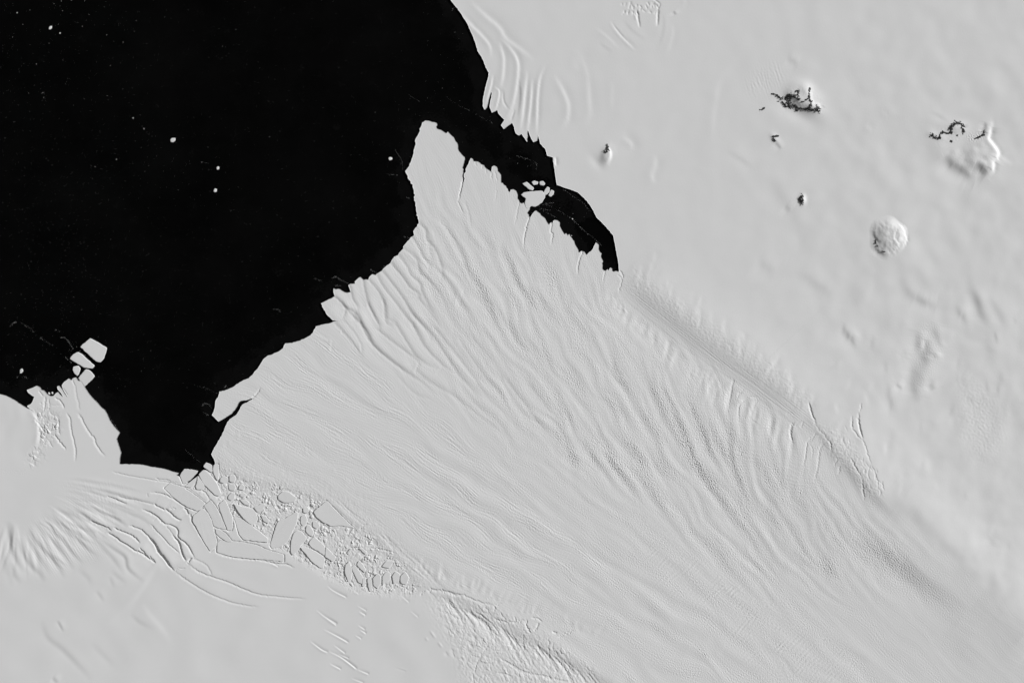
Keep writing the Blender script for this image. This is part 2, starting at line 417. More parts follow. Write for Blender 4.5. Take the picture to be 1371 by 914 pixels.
# valleys between the slabs along the calving front
SLABS = [('V4', '735,178 775,220 783,278 830,330 860,400 880,490 850,550', 2.0, .42), ('V4', '690,258 735,330 762,390 800,430 785,470', 2.0, .45), ('V4', '640,328 720,400 742,480 800,530 850,590 890,670 920,740', 2.2, .40),
    ('V4', '608,372 660,440 690,500 740,545 755,600 800,690 850,760', 2.1, .45), ('V4', '562,420 630,500 680,570 735,615 690,660', 2.0, .5), ('V4', '735,640 800,720 880,830', 2.2, .3), ('V4', '510,470 590,570 640,640 700,740 760,810 830,914', 2.1, .5),
    ('V4', '475,490 520,570 590,660 650,740 720,830 770,914', 2.0, .42), ('V4', '426,520 490,600 530,690 540,760 600,780', 2.0, .42), ('V4', '392,515 405,590 430,680 490,790 520,800', 2.0, .45), ('V4', '310,560 330,640 360,690 345,720', 1.8, .45),
    ('V4', '221,625 275,680 285,720 262,768', 1.6, .55), ('V4', '285,690 350,730 380,775 360,800', 1.8, .45), ('V4', '375,785 430,860 445,914', 1.8, .4),
    ('S44', '190,145 260,270 360,360 480,450 580,520 660,600', 2.2, .48), ('S44', '300,190 400,270 480,330 550,390 520,440', 2.2, .42), ('S44', '410,150 520,330 600,400 680,430', 2.2, .42), ('S44', '510,150 580,280 680,390 790,470', 2.3, .46),
    ('S44', '520,100 640,230 720,350 800,470 860,540 960,660', 2.4, .46), ('S44', '650,180 740,290 810,380 900,500 1000,640', 2.4, .40), ('S44', '800,250 880,370 960,480 1040,570 1100,650', 2.6, .38), ('S44', '1090,500 1180,620 1270,740 1371,860', 2.6, .40),
    ('S44', '540,440 620,510 760,590 900,700 1050,810', 2.6, .32), ('S44', '440,490 530,580 640,620', 2.4, .25), ('S44', '1240,540 1310,630 1371,700', 2.6, .3), ('S44', '100,50 190,150', 1.8, .45), ('S44', '160,80 240,30', 1.5, .3),
    ('S44', '240,30 310,170 300,200', 1.8, .42), ('S44', '335,10 350,140 400,170', 1.8, .4), ('S44', '40,150 130,250 190,330 210,370', 1.8, .34), ('S44', '880,240 960,330 1050,450', 3, .22), ('S44', '980,10 1060,120 1150,270 1250,400', 3, .2),
    ('V5', '920,230 1000,330 1030,430', 1.8, .25), ('V5', '1020,240 1080,350 1140,420 1250,510 1350,590', 2.2, .32), ('S44', '0,270 60,320 150,380', 2, .12), ('S44', '880,620 960,700 1060,780 1120,870', 2.8, .2)]
for t, s, w, a in SLABS:
    stroke(P(t, s), w, a * 0.62, VA, (0.0, 0.3), jit=0.25)
    stroke(P(t, s), w * 2.3, a * 0.62, DK, (0.0, 0.3))
    stroke(P(t, s), w * 0.5, a * 0.18, CU, (0.05, 0.5), jit=0.35)
CROSS = [('V4', '800,470 735,530', 1.4, .16), ('V4', '980,590 960,690', 1.6, .2), ('S44', '550,390 520,450', 1.2, .2), ('S44', '690,420 650,460', 1.4, .16), ('V4', '720,660 640,690', 1.4, .14), ('V5', '895,300 905,290', .9, .4),
    ('V5', '735,300 830,350', 1.2, .12), ('S54', '330,690 370,570', 1.2, .16), ('S44', '200,330 190,260', 1.2, .16), ('V5', '840,340 832,420', 1.2, .15)]
for t, s, w, a in CROSS:
    stroke(P(t, s), w, a, LT, (0.2, 0.2))

# rifts that run in from the tongue
RIFTS = [('V3', '460,385 445,440 433,498', .75, 1.2), ('V3', '433,498 450,535 462,560', .7, .5), ('V3', '795,580 775,650 765,740', .75, .95), ('V3', '745,490 735,550 720,620', .7, .45), ('V3', '910,605 905,650 915,660 905,720', .75, .8),
    ('V3', '603,350 606,385', .7, .5), ('V3', '555,310 557,330', .6, .45), ('V3', '1068,750 1048,800 1042,870', .8, .9), ('V3', '1183,845 1170,914', .65, .6), ('G82', '85,20 110,75 80,115', .75, .7), ('G82', '100,115 75,200 68,250', .7, .65),
    ('G82', '60,60 90,90 75,120', .6, .45), ('V5', '362,697 385,670 410,632', .8, 1.0), ('V5', '258,768 300,770', .6, .2), ('S54', '960,220 900,280', .5, .1), ('V3', '620,345 632,395', .7, .4), ('V3', '680,425 695,440', .6, .4),
    ('V3', '630,440 620,500', .7, .2), ('V3', '520,290 525,320', .6, .4), ('V3', '575,330 580,355', .6, .35), ('V3', '470,505 490,560 500,640', 1.4, .25), ('V3', '345,600 380,640 440,730', 1.3, .25)]
for t, s, w, a in RIFTS:
    stroke(P(t, s), w * .9, a * .75, CU, (0.0, 0.35), jit=0.4)

# ------------------------------------------------------------------ north-east shear margin
MARGIN = [(834, 378), (860, 404), (890, 428), (925, 455), (960, 480), (1000, 506), (1040, 535), (1080, 563)]
stroke([(828, 372)] + MARGIN + [(1098, 582)], 17, 1.9, DK, (0.12, 0.25))
stroke([(x + 9, y - 12) for x, y in MARGIN], 17, 1.0, DK, (0.15, 0.3))
stroke([(1075, 556), (1098, 582), (1130, 625), (1165, 662), (1205, 695)], 9, .95, DK, (0.2, 0.2))
stroke([(1085, 560), (1140, 630), (1200, 705), (1290, 790), (1380, 870)], 26, 1.7, 'lean', (0.2, 0.05))
stroke([(p[0] - 9, p[1] + 9) for p in MARGIN], 1.0, .07, DK, (0.1, 0.1), jit=.4)
for k in range(9):
    o = rng.uniform(-10, 9)
    i = rng.integers(0, 5)
    stroke([(p[0] - o * .6, p[1] + o * .8) for p in MARGIN[i:i + 4]], 0.9, rng.uniform(.03, .07), VA, (0.3, 0.3))
stroke(P('R56', '300,560 400,650 520,730 620,820 720,914'), 12, 1.2, DK, (0.3, 0.3))
stroke([(1240, 705), (1290, 750), (1350, 812)], 13, .7, DK, (0.4, 0.4))
mp = smooth(MARGIN, step=1.0)
for k in range(80):                                      # ripples on the landward side
    i = int(rng.uniform(0, len(mp) - 2))
    b = mp[i]
    off = rng.uniform(14, 52) * (1 - 0.35 * i / len(mp))
    c = b + np.array([0.6, -0.8]) * off + np.array([0.8, 0.6]) * rng.normal() * 4
    a = math.radians(-64 + rng.normal() * 7)
    l = rng.uniform(6, 15)
    d = np.array([math.cos(a), math.sin(a)]) * l
    bend = np.array([rng.normal() + 1.5, rng.normal() + 1.0]) * 1.5
    stroke([c - d, c + bend, c + d], rng.uniform(1.8, 3.2), rng.uniform(.10, .30), LT, (0.5, 0.5))
for k in range(62):                                      # bent crevasses on the glacier side
    t = k / 62
    i = int(t * (len(mp) - 3)) + int(rng.integers(0, 3))
    i = min(i, len(mp) - 2)
    b = mp[i] + np.array([-0.6, 0.8]) * rng.uniform(16, 22)
    l = rng.uniform(14, 30) * (0.6 + t)
    th = math.radians(128 - 20 * t + rng.normal() * 14)
    th2 = math.radians(118 - 26 * t + rng.normal() * 6)
    p1 = b + np.array([math.cos(th), math.sin(th)]) * l * .5
    p2 = p1 + np.array([math.cos(th2), math.sin(th2)]) * l * .7
    stroke([b, p1, p2], rng.uniform(2.0, 3.4), rng.uniform(.12, .42), rng.choice([LT, VA, DK]), (0.3, 0.5), jit=.5)
CREV = [('G96', '170,270 155,350 140,440 130,520', 1.1, .5), ('G96', '285,390 230,430 200,490', 1.0, .4), ('G96', '430,460 330,470 240,540 220,610 230,690', 1.2, .5), ('G96', '420,490 370,580 345,700', 2.0, .35), ('G96', '230,430 215,420', 1, .4),
    ('G96', '790,720 765,760 755,850 765,910', 1.2, .95), ('G96', '880,715 855,790', 1.0, .5), ('G96', '700,640 740,625 800,650', .9, .3), ('G96', '930,510 955,580 965,640 1010,720', 1.0, .8), ('G96', '750,715 690,710', .8, .2),
    ('S90', '735,20 722,90 740,160', 1.1, .9), ('S90', '740,50 790,15', .8, .4), ('S90', '850,115 825,150 815,230 800,290', 1.0, .8), ('S90', '840,160 857,180 855,240', .8, .5), ('S90', '880,90 850,130 830,160', .9, .6),
    ('S90', '935,145 905,185 895,240 890,300 865,390', 1.0, .65), ('S90', '960,130 970,170 975,210', .9, .6), ('S90', '1000,235 1010,250 995,275 1000,290', .9, .6), ('S90', '1010,240 1040,245', .8, .3), ('S90', '1025,290 1018,340', 1.0, .7),
    ('S90', '1090,235 1120,300 1155,350 1165,380', 1.0, .8), ('S90', '1160,360 1165,430 1175,500', 1.1, .9), ('S90', '1165,430 1185,410', .8, .5), ('S90', '1210,280 1195,330 1205,390', .8, .55), ('S90', '1215,285 1245,350 1262,440', 1.0, .65),
    ('S90', '1280,380 1290,440', .9, .7), ('S90', '1250,370 1290,410', .7, .3), ('S90', '1160,120 1185,185 1200,240 1217,285', 1.0, .7), ('S90', '1100,60 1130,100 1160,130', 1.0, .8), ('S90', '1140,0 1148,60 1163,125', 1.1, 1.0), ('S90', '1100,-20 1098,30 1104,68', 1.0, .6),
    ('K100', '565,295 555,335', .9, .7), ('K100', '550,335 552,395 572,470', 1.2, 1.0), ('K100', '518,375 516,420', 1.1, .6), ('K100', '305,290 320,345 345,400', 1.0, .7), ('K100', '380,450 410,490 415,525', 1.0, .6),
    ('S90', '860,10 900,70 960,130', 1.2, .4), ('S70', '1290,310 1270,420 1250,520', 1.1, .4), ('S70', '1330,440 1320,520 1330,580', 1.0, .4), ('S70', '1340,390 1310,420', .8, .3), ('G96', '940,890 1010,850 1060,845', .8, .3)]
for t, s, w, a in CREV:
    stroke(P(t, s), w * .8, a * .66, CU, (0.15, 0.3), jit=0.45)
for k in range(26):                                      # splinters where the margin turns
    c = np.array([rng.uniform(1128, 1178), 0.0])
    c[1] = 590 + (c[0] - 1128) * 1.25 + rng.normal() * 10
    a = math.radians(rng.uniform(50, 110))
    d = np.array([math.cos(a), math.sin(a)]) * rng.uniform(2, 6)
    stroke([c - d, c + rng.normal(size=2), c + d], .8, rng.uniform(.12, .35), VA, (0.4, 0.4))
spl = soft([(1085, 562), (1120, 575), (1150, 600), (1165, 640), (1185, 665), (1160, 665), (1130, 625), (1100, 600)], 4)
H += spl * (lband(3.4, .4, 31) * .05 + lband(7, .4, 32) * .06)
edge_rough = soft([(1120, 690), (1180, 720), (1260, 790), (1310, 830), (1280, 830), (1200, 785), (1130, 730)], 12)
H += edge_rough * lband(3.2, .35, 33) * .10
sm = soft([(835, 380), (900, 425), (1000, 495), (1095, 560), (1080, 530), (1000, 470), (900, 400), (850, 365)], 8)
H += sm * (lband(3.0, .4, 34) * .045 + lband(7, .4, 35) * .06)
sma = math.radians(38)
H += soft([(835, 375), (900, 425), (1000, 497), (1095, 565), (1085, 575), (990, 515), (890, 440), (832, 385)], 5) * lic(band(3.2, .35, 36), 8, 1.8, np.full_like(X, math.cos(sma)), np.full_like(X, math.sin(sma))) * .06

# ------------------------------------------------------------------ southern shear zone
TEAR = [('B60', '0,205 40,235 110,235 180,265 250,295 320,310 360,320', 1.3, .55), ('B60', '280,320 320,380 345,410', 1.0, .4), ('B60', '360,320 355,370', 1.0, .6), ('B60', '345,410 400,435 470,445 560,440 600,430', 1.3, .6),
    ('B60', '360,320 410,300', .8, .4), ('B60', '395,370 430,415 440,440', .9, .45), ('B60', '510,400 520,440', 1.0, .6), ('B60', '600,425 600,470 640,540', 1.0, .8), ('B60', '630,410 690,420 720,450', 1.0, .6),
    ('B60', '700,450 660,520', 1.0, .8), ('B60', '800,515 830,530', 1.2, .9), ('B60', '840,560 900,535 970,510', .9, .6), ('B60', '770,560 770,640 775,740', .9, .5), ('B60', '815,600 800,650 850,700', .8, .4),
    ('B60', '220,410 300,470 370,540 420,570', 1.2, .4), ('B60', '100,330 180,390 260,430 330,480', 2.2, .5), ('B60', '380,720 440,745 500,780 560,815 640,840 740,860 840,885 960,900', 1.4, .6), ('B60', '250,700 290,650 320,630', .9, .4),
    ('B60', '200,830 220,760 250,710', 1.0, .5), ('B60', '380,830 440,845 500,860', 1.2, .5), ('B60', '190,840 200,910', .9, .4), ('B60', '880,860 920,820 945,770', .9, .4), ('B60', '575,530 575,620 580,690', .9, .45),
    ('M44', '390,250 470,255 540,265 620,285 680,300', 1.0, .5), ('M44', '980,690 930,740', .9, .5), ('M44', '990,680 1080,680 1180,690 1280,715 1371,735', 1.5, .8), ('M36', '590,215 540,240 490,290 450,320', .8, .5), ('M36', '1000,460 950,500 920,530', .8, .5)]
for t, s, w, a in TEAR:
    stroke(P(t, s), w * .8, a * .95, CU, (0.12, 0.2), jit=0.5)
# long lenses drawn out in the shear
for (t, s, w, a) in [('M44', '560,150 680,260 800,360 960,500 1100,620 1180,690', 2.0, .22), ('M44', '700,330 850,430 1000,560 1120,680', 1.2, .18), ('M44', '720,370 900,510 1050,640', 1.0, .14), ('M44', '770,400 950,560', .9, .1),
        ('M44', '640,200 760,310 880,410 950,440', 1.3, .2), ('M44', '700,200 820,320 920,400 1010,500 1100,600 1230,700', 1.5, .26), ('M44', '580,130 640,220 700,280', 1.2, .2), ('M44', '940,420 980,480 1050,540', 1.2, .24),
        ('M36', '600,240 720,340 860,470 920,520', .9, .22), ('M36', '640,200 760,300 880,430', .9, .22), ('M36', '680,190 780,290 860,380 950,470', 1.0, .26), ('M36', '760,280 840,340 900,390 990,450', .9, .22), ('M36', '620,320 760,440 850,510', .8, .16),
        ('M36', '1100,540 1200,640 1280,740', 1.1, .28), ('M36', '1170,560 1260,660 1340,730', 1.0, .26)]:
    stroke(P(t, s), w, a, VA, (0.3, 0.3), jit=.2)
SHEAR = soft([(590, 795), (640, 805), (700, 832), (745, 855), (790, 895), (820, 985), (610, 985), (620, 900), (600, 850), (570, 800)], 8)
SA = math.radians(58)
shear_n = lic(lband(6.5, 0.3, 41), 6, 1.8, np.full_like(X, math.cos(SA)), np.full_like(X, math.sin(SA)))
H += SHEAR * (shear_n * .04 + lband(3.4, .35, 42) * .035 + lband(7, .4, 43) * .06)
for k in range(75):                                      # lens-shaped blocks in the shear zone
    t = rng.uniform(0, 1)
    c = np.array([600 + 170 * t, 805 + 90 * t]) + np.array([-.5, .85]) * rng.uniform(0, 70)
    a = math.radians(rng.normal(57, 9))
    d = np.array([math.cos(a), math.sin(a)]) * rng.uniform(3, 8)
    stroke([c - d, c + d], rng.uniform(1.0, 1.9), rng.uniform(.15, .40), RI if k % 3 == 0 else CU, (0.4, 0.4))
for k in range(54):                                      # long drawn-out streaks that leave the tear
    t = rng.uniform(0, 1)
    b = np.array([575., 790.]) * (1 - t) + np.array([790., 900.]) * t + rng.normal(size=2) * 2
    a = math.radians(rng.normal(40 + 18 * rng.random(), 4))
    l = rng.uniform(20, 60)
    d0 = np.array([math.cos(a), math.sin(a)])
    a2 = a + math.radians(rng.uniform(4, 16))
    d1 = np.array([math.cos(a2), math.sin(a2)])
    stroke([b, b + d0 * l * .5, b + d0 * l * .5 + d1 * l * .5], rng.uniform(.8, 1.7), rng.uniform(.18, .5), rng.choice([CU, DK, CU]), (0.2, 0.5), jit=.3)
stroke([(560, 787), (600, 797), (650, 822), (700, 850), (760, 885), (830, 925)], 9, 1.0, DK, (0.15, 0.05))
# ribs north of the tear
for k in range(46):
    t = k / 46
    b = np.array(P('B60', '0,215')[0]) * (1 - t) + np.array((800., 850.)) * t + rng.normal(size=2) * 3 - np.array([45, 28]) * (1 - t)
    a = math.radians(rng.normal(-80 + 40 * t, 9))
    l = rng.uniform(9, 22)
    d = np.array([math.cos(a), math.sin(a)])
    stroke([b, b + d * l * .5 + rng.normal(size=2), b + d * l], rng.uniform(1.6, 2.6), rng.uniform(.12, .32), LT, (0.1, 0.6))
for (x, y, r) in [(400, 668, 8), (320, 590, 14), (350, 610, 12), (390, 620, 14), (330, 630, 10), (440, 650, 12), (470, 660, 10)]:
    for k in range(9):
        c = np.array([x, y]) + rng.normal(size=2) * r
        a = math.radians(rng.normal(-70, 15))
        d = np.array([math.cos(a), math.sin(a)]) * rng.uniform(3, 6)
        stroke([c - d, c + d], 1.8, rng.uniform(.06, .14), LT, (0.5, 0.5))

# ------------------------------------------------------------------ rifted ice of the south-west, cracks
CRACKS = [('M9', '405,178 450,195 510,215 560,240 610,260', 1.0, .7), ('M9', '240,430 320,465 400,495 430,515 455,540', 1.1, .95), ('M9', '405,550 440,565 500,600 540,635 600,670 630,690 690,730 730,745 790,775 840,825', 1.2, 1.15),
    ('M9', '740,705 790,760 850,825 905,858', 1.0, .9), ('M9', '475,500 540,530 620,560 680,590 720,630 745,665', 1.2, 1.05), ('M9', '630,475 700,500 760,525 800,560 850,610 890,655 910,690', 1.2, .9),
    ('M9', '900,690 930,745 980,795 1010,830 1060,914', 1.2, 1.0), ('M9', '520,180 600,205 680,215 760,235 830,250 890,265', 1.2, .5), ('M9', '890,265 950,295 1000,325', 1.1, 1.0), ('M9', '1000,305 1050,345 1110,400 1170,430', 1.2, 1.15),
    ('M9', '760,310 850,345 920,390 970,440 1010,465 1060,475 1110,500 1135,540 1130,590 1160,625 1210,655 1250,710 1280,770 1310,810', 1.2, 1.1), ('M9', '850,460 910,530 980,600 1040,670 1110,730 1150,770', .9, .6),
    ('M9', '1090,605 1135,635 1160,700 1175,770 1210,840', 1.1, 1.0), ('M9', '1215,845 1245,875', .8, .4), ('M9', '850,140 930,145 1000,165 1060,195 1120,230 1200,280 1250,300 1305,335', 1.0, .8), ('M9', '1195,290 1225,330 1245,365', 1.2, 1.1),
    ('M9', '1250,360 1275,400 1270,430 1300,470 1340,540 1371,600', 1.2, 1.0), ('M9', '900,0 1000,15 1060,20', .9, .6), ('M9', '990,100 1050,50', .8, .6), ('M9', '1010,480 1050,530 1090,590', 1.0, .35), ('M9', '880,435 915,400', .8, .25),
    ('M9', '1050,300 1110,310', .9, .5), ('M9', '820,150 825,190', .7, .3), ('M9', '1235,855 1265,815', .9, .9),
    ('M20', '0,600 60,660 110,750 160,810 220,910', 1.2, 1.1), ('M20', '0,790 70,860', 1.0, .7), ('D20', '0,20 30,55 60,105 95,145 130,195', 1.2, 1.1), ('D20', '130,190 200,240 280,290 380,335 470,360 560,372', 1.3, .55), ('D20', '130,192 150,178 185,175', .8, .5),
    ('D20', '200,155 250,190 310,215 400,245 480,280 560,308 680,322 800,330', 1.2, .7), ('D20', '198,148 220,122', .9, .9), ('D20', '222,122 270,145 300,170 320,215', 1.3, .35), ('D20', '120,5 150,45 165,90 190,140', 1.1, .9),
    ('D20', '345,100 440,122 560,132 640,150 700,155 740,175', 1.1, .9), ('D20', '340,60 345,100', .9, .8),
    ('V7', '0,270 100,292 200,310 280,322 350,325', .9, .5), ('V7', '360,325 460,365 490,395 500,420', 1.0, .6), ('V7', '380,345 480,420', .7, .3)]
for t, s, w, a in CRACKS:
    stroke(P(t, s), w * .74, a * .92, CU, (0.1, 0.12), jit=0.3)
    stroke(P(t, s), w * 3.2, a * .26, DK, (0.15, 0.2))
# short bright crevasses on the smooth shelf
SCAR = [('D20', '905,262 940,290 1008,325', .5), ('D20', '850,385 900,425 960,460', .45), ('D20', '905,432 955,465', .5), ('D20', '890,485 960,522 1018,555', .6), ('D20', '940,565 1000,610', .4), ('D20', '820,545 880,590 912,603', .55),
    ('D20', '915,597 980,630 1060,690', .7), ('D20', '960,610 1018,635', .45), ('D20', '920,660 978,690', .5), ('D20', '1060,690 1120,715', .5), ('D20', '1030,735 1095,760', .4), ('D20', '1060,365 1108,393', .3), ('D20', '1070,395 1103,415', .5),
    ('D20', '1065,465 1100,488', .4), ('D20', '1075,488 1105,508', .5), ('D20', '1050,515 1082,535', .35), ('D20', '1040,290 1068,305', .35), ('D20', '1280,310 1325,350', .25), ('D20', '1250,680 1310,700', .15), ('D20', '1330,390 1371,425', .2), ('D20', '600,135 660,168', .5)]
for t, s, a in SCAR:
    stroke(P(t, s), .9, a * .8, DK if a < .2 else LT, (0.7, 0.1))
    stroke(P(t, s), .75, a * .7, VA, (0.7, 0.08))
# radial ridges of the ice rise
RADIAL = [('L64', '65,320 80,420 100,540 140,640 200,720', 4, .7), ('L64', '150,450 180,560 230,650 310,730 350,790', 4, .6), ('L64', '215,380 300,500 380,590 460,690 500,760', 3.6, .62), ('L64', '200,400 250,510 330,640 400,740', 4, .4),
    ('L64', '280,330 370,440 470,550 540,650 570,700', 3.2, .5), ('L64', '350,330 430,420 500,490 560,570 640,650', 2.8, .6), ('L64', '440,330 530,420 620,490 700,560 760,590', 2.8, .6), ('L64', '470,320 560,400 660,470 740,500', 2.2, .4),
    ('L64', '500,320 620,380 700,410 750,470', 2.6, .6), ('L64', '430,240 540,270 640,320 720,360', 2.6, .5), ('L64', '560,230 650,280 720,340 840,390', 2.6, .55), ('L64', '700,320 780,360 850,400', 1.6, .3), ('L64', '380,560 430,640 490,700', 2.6, .4),
    ('L64', '410,580 470,640 520,670', 2.2, .4), ('L64', '100,640 120,740 170,800', 4, .35), ('L64', '20,560 60,700 100,820', 5, .25), ('L64', '330,320 390,360 430,420', 1.4, .3), ('L64', '290,330 350,370 400,430', 1.3, .22), ('L64', '460,330 500,370 540,400', 1.2, .2),
    ('L64', '740,470 800,540 860,600 920,680 960,740', 3.5, .3), ('L64', '780,470 880,540 960,600 980,680 1040,740 1110,790', 3.0, .5), ('L64', '600,690 680,760 700,820', 4, .2), ('L64', '850,700 920,760 980,800', 3.5, .22),
    ('L64', '830,230 900,300 980,370', 2.8, .25), ('L64', '700,180 800,230 900,290', 2.2, .2), ('L64', '620,60 740,110 850,130 950,190', 2.2, .25), ('L64', '560,10 700,40 860,100 1040,160 1180,190', 3, .22), ('L64', '640,170 760,250 860,330', 2, .2),
    ('L64', '930,260 1060,290 1150,350 1220,430', 2.6, .2), ('L75', '440,430 490,520', 2.2, .3), ('L75', '320,430 370,560 480,650 620,790 720,900', 4.5, .35), ('L75', '700,600 800,700 900,800', 5, .2), ('L75', '1000,380 1080,450 1190,500', 3.5, .22), ('L75', '400,870 450,910', 3, .4),
    ('L75', '740,200 800,290', 3, .2), ('L75', '840,90 880,190', 3, .16)]
for t, s, w, a in RADIAL:
    stroke(P(t, s), w, a * .95, DK, (0.3, 0.4))
    stroke([(x - w * .9, y + w * .9) for x, y in P(t, s)], w * .7, a * .2, LT, (0.3, 0.4))
stroke(P('L75', '1210,0 1110,160 1000,310 900,400 800,500'), 3, .28, LT, (0.2, 0.4))
stroke(P('L75', '1090,300 1140,380 1220,470 1330,620'), 4.5, .22, LT, (0.2, 0.4))
RAD = soft([(40, 690), (70, 700), (100, 690), (140, 735), (130, 750), (100, 750), (75, 770), (45, 745)], 8)
RA2 = math.radians(58)
H += RAD * lic(lband(3.0, .3, 51), 5, 1.8, np.full_like(X, math.cos(RA2)), np.full_like(X, math.sin(RA2))) * .045
RB = soft([(85, 655), (130, 655), (160, 690), (140, 710), (110, 690), (80, 675)], 7)
H += RB * lic(lband(3.0, .3, 52), 5, 1.8, np.full_like(X, .82), np.full_like(X, .57)) * .028
for k in range(30):                                      # long arcs that bend over into the slabs
    u = (k + rng.random()) / 30
    th = math.radians(-4 + 52 * u)
    L_ = max(125, (215 - 90 * u) * rng.uniform(.8, 1.0))
    st_ = rng.uniform(62, 118)
    pts = []
    for q in range(6):
        r_ = st_ + (L_ - st_) * q / 5
        bend_ = (r_ / 200) ** 2 * (34 - 12 * u)
        pts.append(np.array([12 + math.cos(th) * r_ - bend_ * .25, 640 + math.sin(th) * r_ * .95 + bend_]))
    stroke(pts, rng.uniform(1.1, 2.2), rng.uniform(.12, .30), [DK, LT, DK, VA][k % 4], (0.35, 0.25), jit=.2)
for k in range(120):                                     # ridges that spread from the crown of the rise
    th = math.radians(rng.uniform(4, 100))
    r0_ = rng.uniform(55, 95) + (60 if th < .6 else 0) * rng.random()
    r1_ = r0_ + rng.uniform(30, 70)
    c0 = np.array([10., 652.])
    d0 = np.array([math.cos(th), math.sin(th) * .85])
    th2 = th + rng.uniform(.0, .14)
    d1 = np.array([math.cos(th2), math.sin(th2) * .85])
    stroke([c0 + d0 * r0_, c0 + (d0 + d1) / 2 * (r0_ + r1_) / 2, c0 + d1 * r1_], rng.uniform(1.1, 2.6), rng.uniform(.05, .17), rng.choice([DK, LT, DK]), (0.4, 0.5), jit=.15)
for k in range(16):                                      # the row of little crevasses
    x = 178 + k * 1.9
    stroke([(x, 665 + k * .5), (x + 2.5, 669.5 + k * .5)], .6, .22, VA, (0.2, 0.3))
# left promontory
PROM = [('F0', '770,110 780,200 800,290 820,380', 1.4, .35), ('F0', '800,400 850,480 890,560 930,620 965,650 985,720 1030,790 1080,840', 1.3, .75), ('F0', '680,400 715,460 730,560 745,640 765,720 775,790 770,900', 1.2, .75), ('F0', '560,620 610,690 680,770', 1.1, .95),
    ('F0', '590,450 605,500 600,570 620,625', 1.1, .7), ('F0', '400,170 440,230', 1.0, .6), ('F0', '440,390 460,340 465,230', 1.1, .7), ('F0', '500,250 505,330 500,380', 1.0, .4), ('F0', '560,245 620,275 645,310 658,360', 1.1, .8), ('F0', '525,320 650,320', 1.0, .25),
    ('F0', '500,380 560,430', .9, .4), ('F0', '510,690 540,750', .9, .5), ('F0', '365,470 410,520 450,590', 1.0, .6), ('F0', '400,540 410,600 420,690', .9, .4), ('F0', '740,60 770,120', .9, .5), ('F0', '645,140 690,220', .9, .5), ('F0', '420,300 430,300', 1.0, .5)]
for t, s, w, a in PROM:
    stroke(P(t, s), w * .75, a * .75, CU, (0.1, 0.15), jit=0.35)
stroke(P('F0', '300,370 350,410 385,480 398,560 395,640 380,710 330,770'), 2.2, .5, LT, (0.2, 0.2))   # edge of the smooth dome
for k in range(18):
    c = np.array([18 + rng.uniform(-18, 26), 566 + rng.uniform(-30, 40)])
    bump(c[0], c[1], rng.uniform(4, 8), rng.uniform(8, 14), rng.uniform(-30, 30), rng.normal() * .16)
H += soft([(-10, 626), (40, 630), (40, 636), (-10, 634)], 2) * lband(3, .4, 57) * .04

# ------------------------------------------------------------------ north-east ice sheet
ne = 1 - blur(np.clip(fill(GLACIER).astype(f32) + fill([(-75, 500), (300, 640), (560, 790), (800, 914), (830, 990), (-75, 990)]), 0, 1), 10)
far = np.clip((X - 960) / 260, 0, 1) * np.clip((Y + 60) / 200, 0.25, 1)
und = band(52, .45, 61) * .16 + band(26, .45, 62) * .02 * np.clip(Y / 420, .2, 1.3) + band(110, .4, 63) * .2
H += ne * lband(4.0, .5, 67) * .007
H += ne * und * (0.2 + 0.62 * far)
sw = soft([(-75, 640), (200, 640), (420, 770), (600, 820), (620, 990), (-75, 990)], 20)
H += sw * band(90, .45, 65) * .11
for k in range(70):                                      # faint lumps east of the margin
    x, y = rng.uniform(1110, 1371), rng.uniform(420, 740)
    if y > 560 + (x - 1085) * .75:
        continue
    stroke([(x, y), (x + rng.normal() * 5 - 3, y + rng.uniform(10, 26))], rng.uniform(2.4, 5.0), rng.uniform(.08, .30), rng.choice([DK, LT]), (0.5, 0.5))
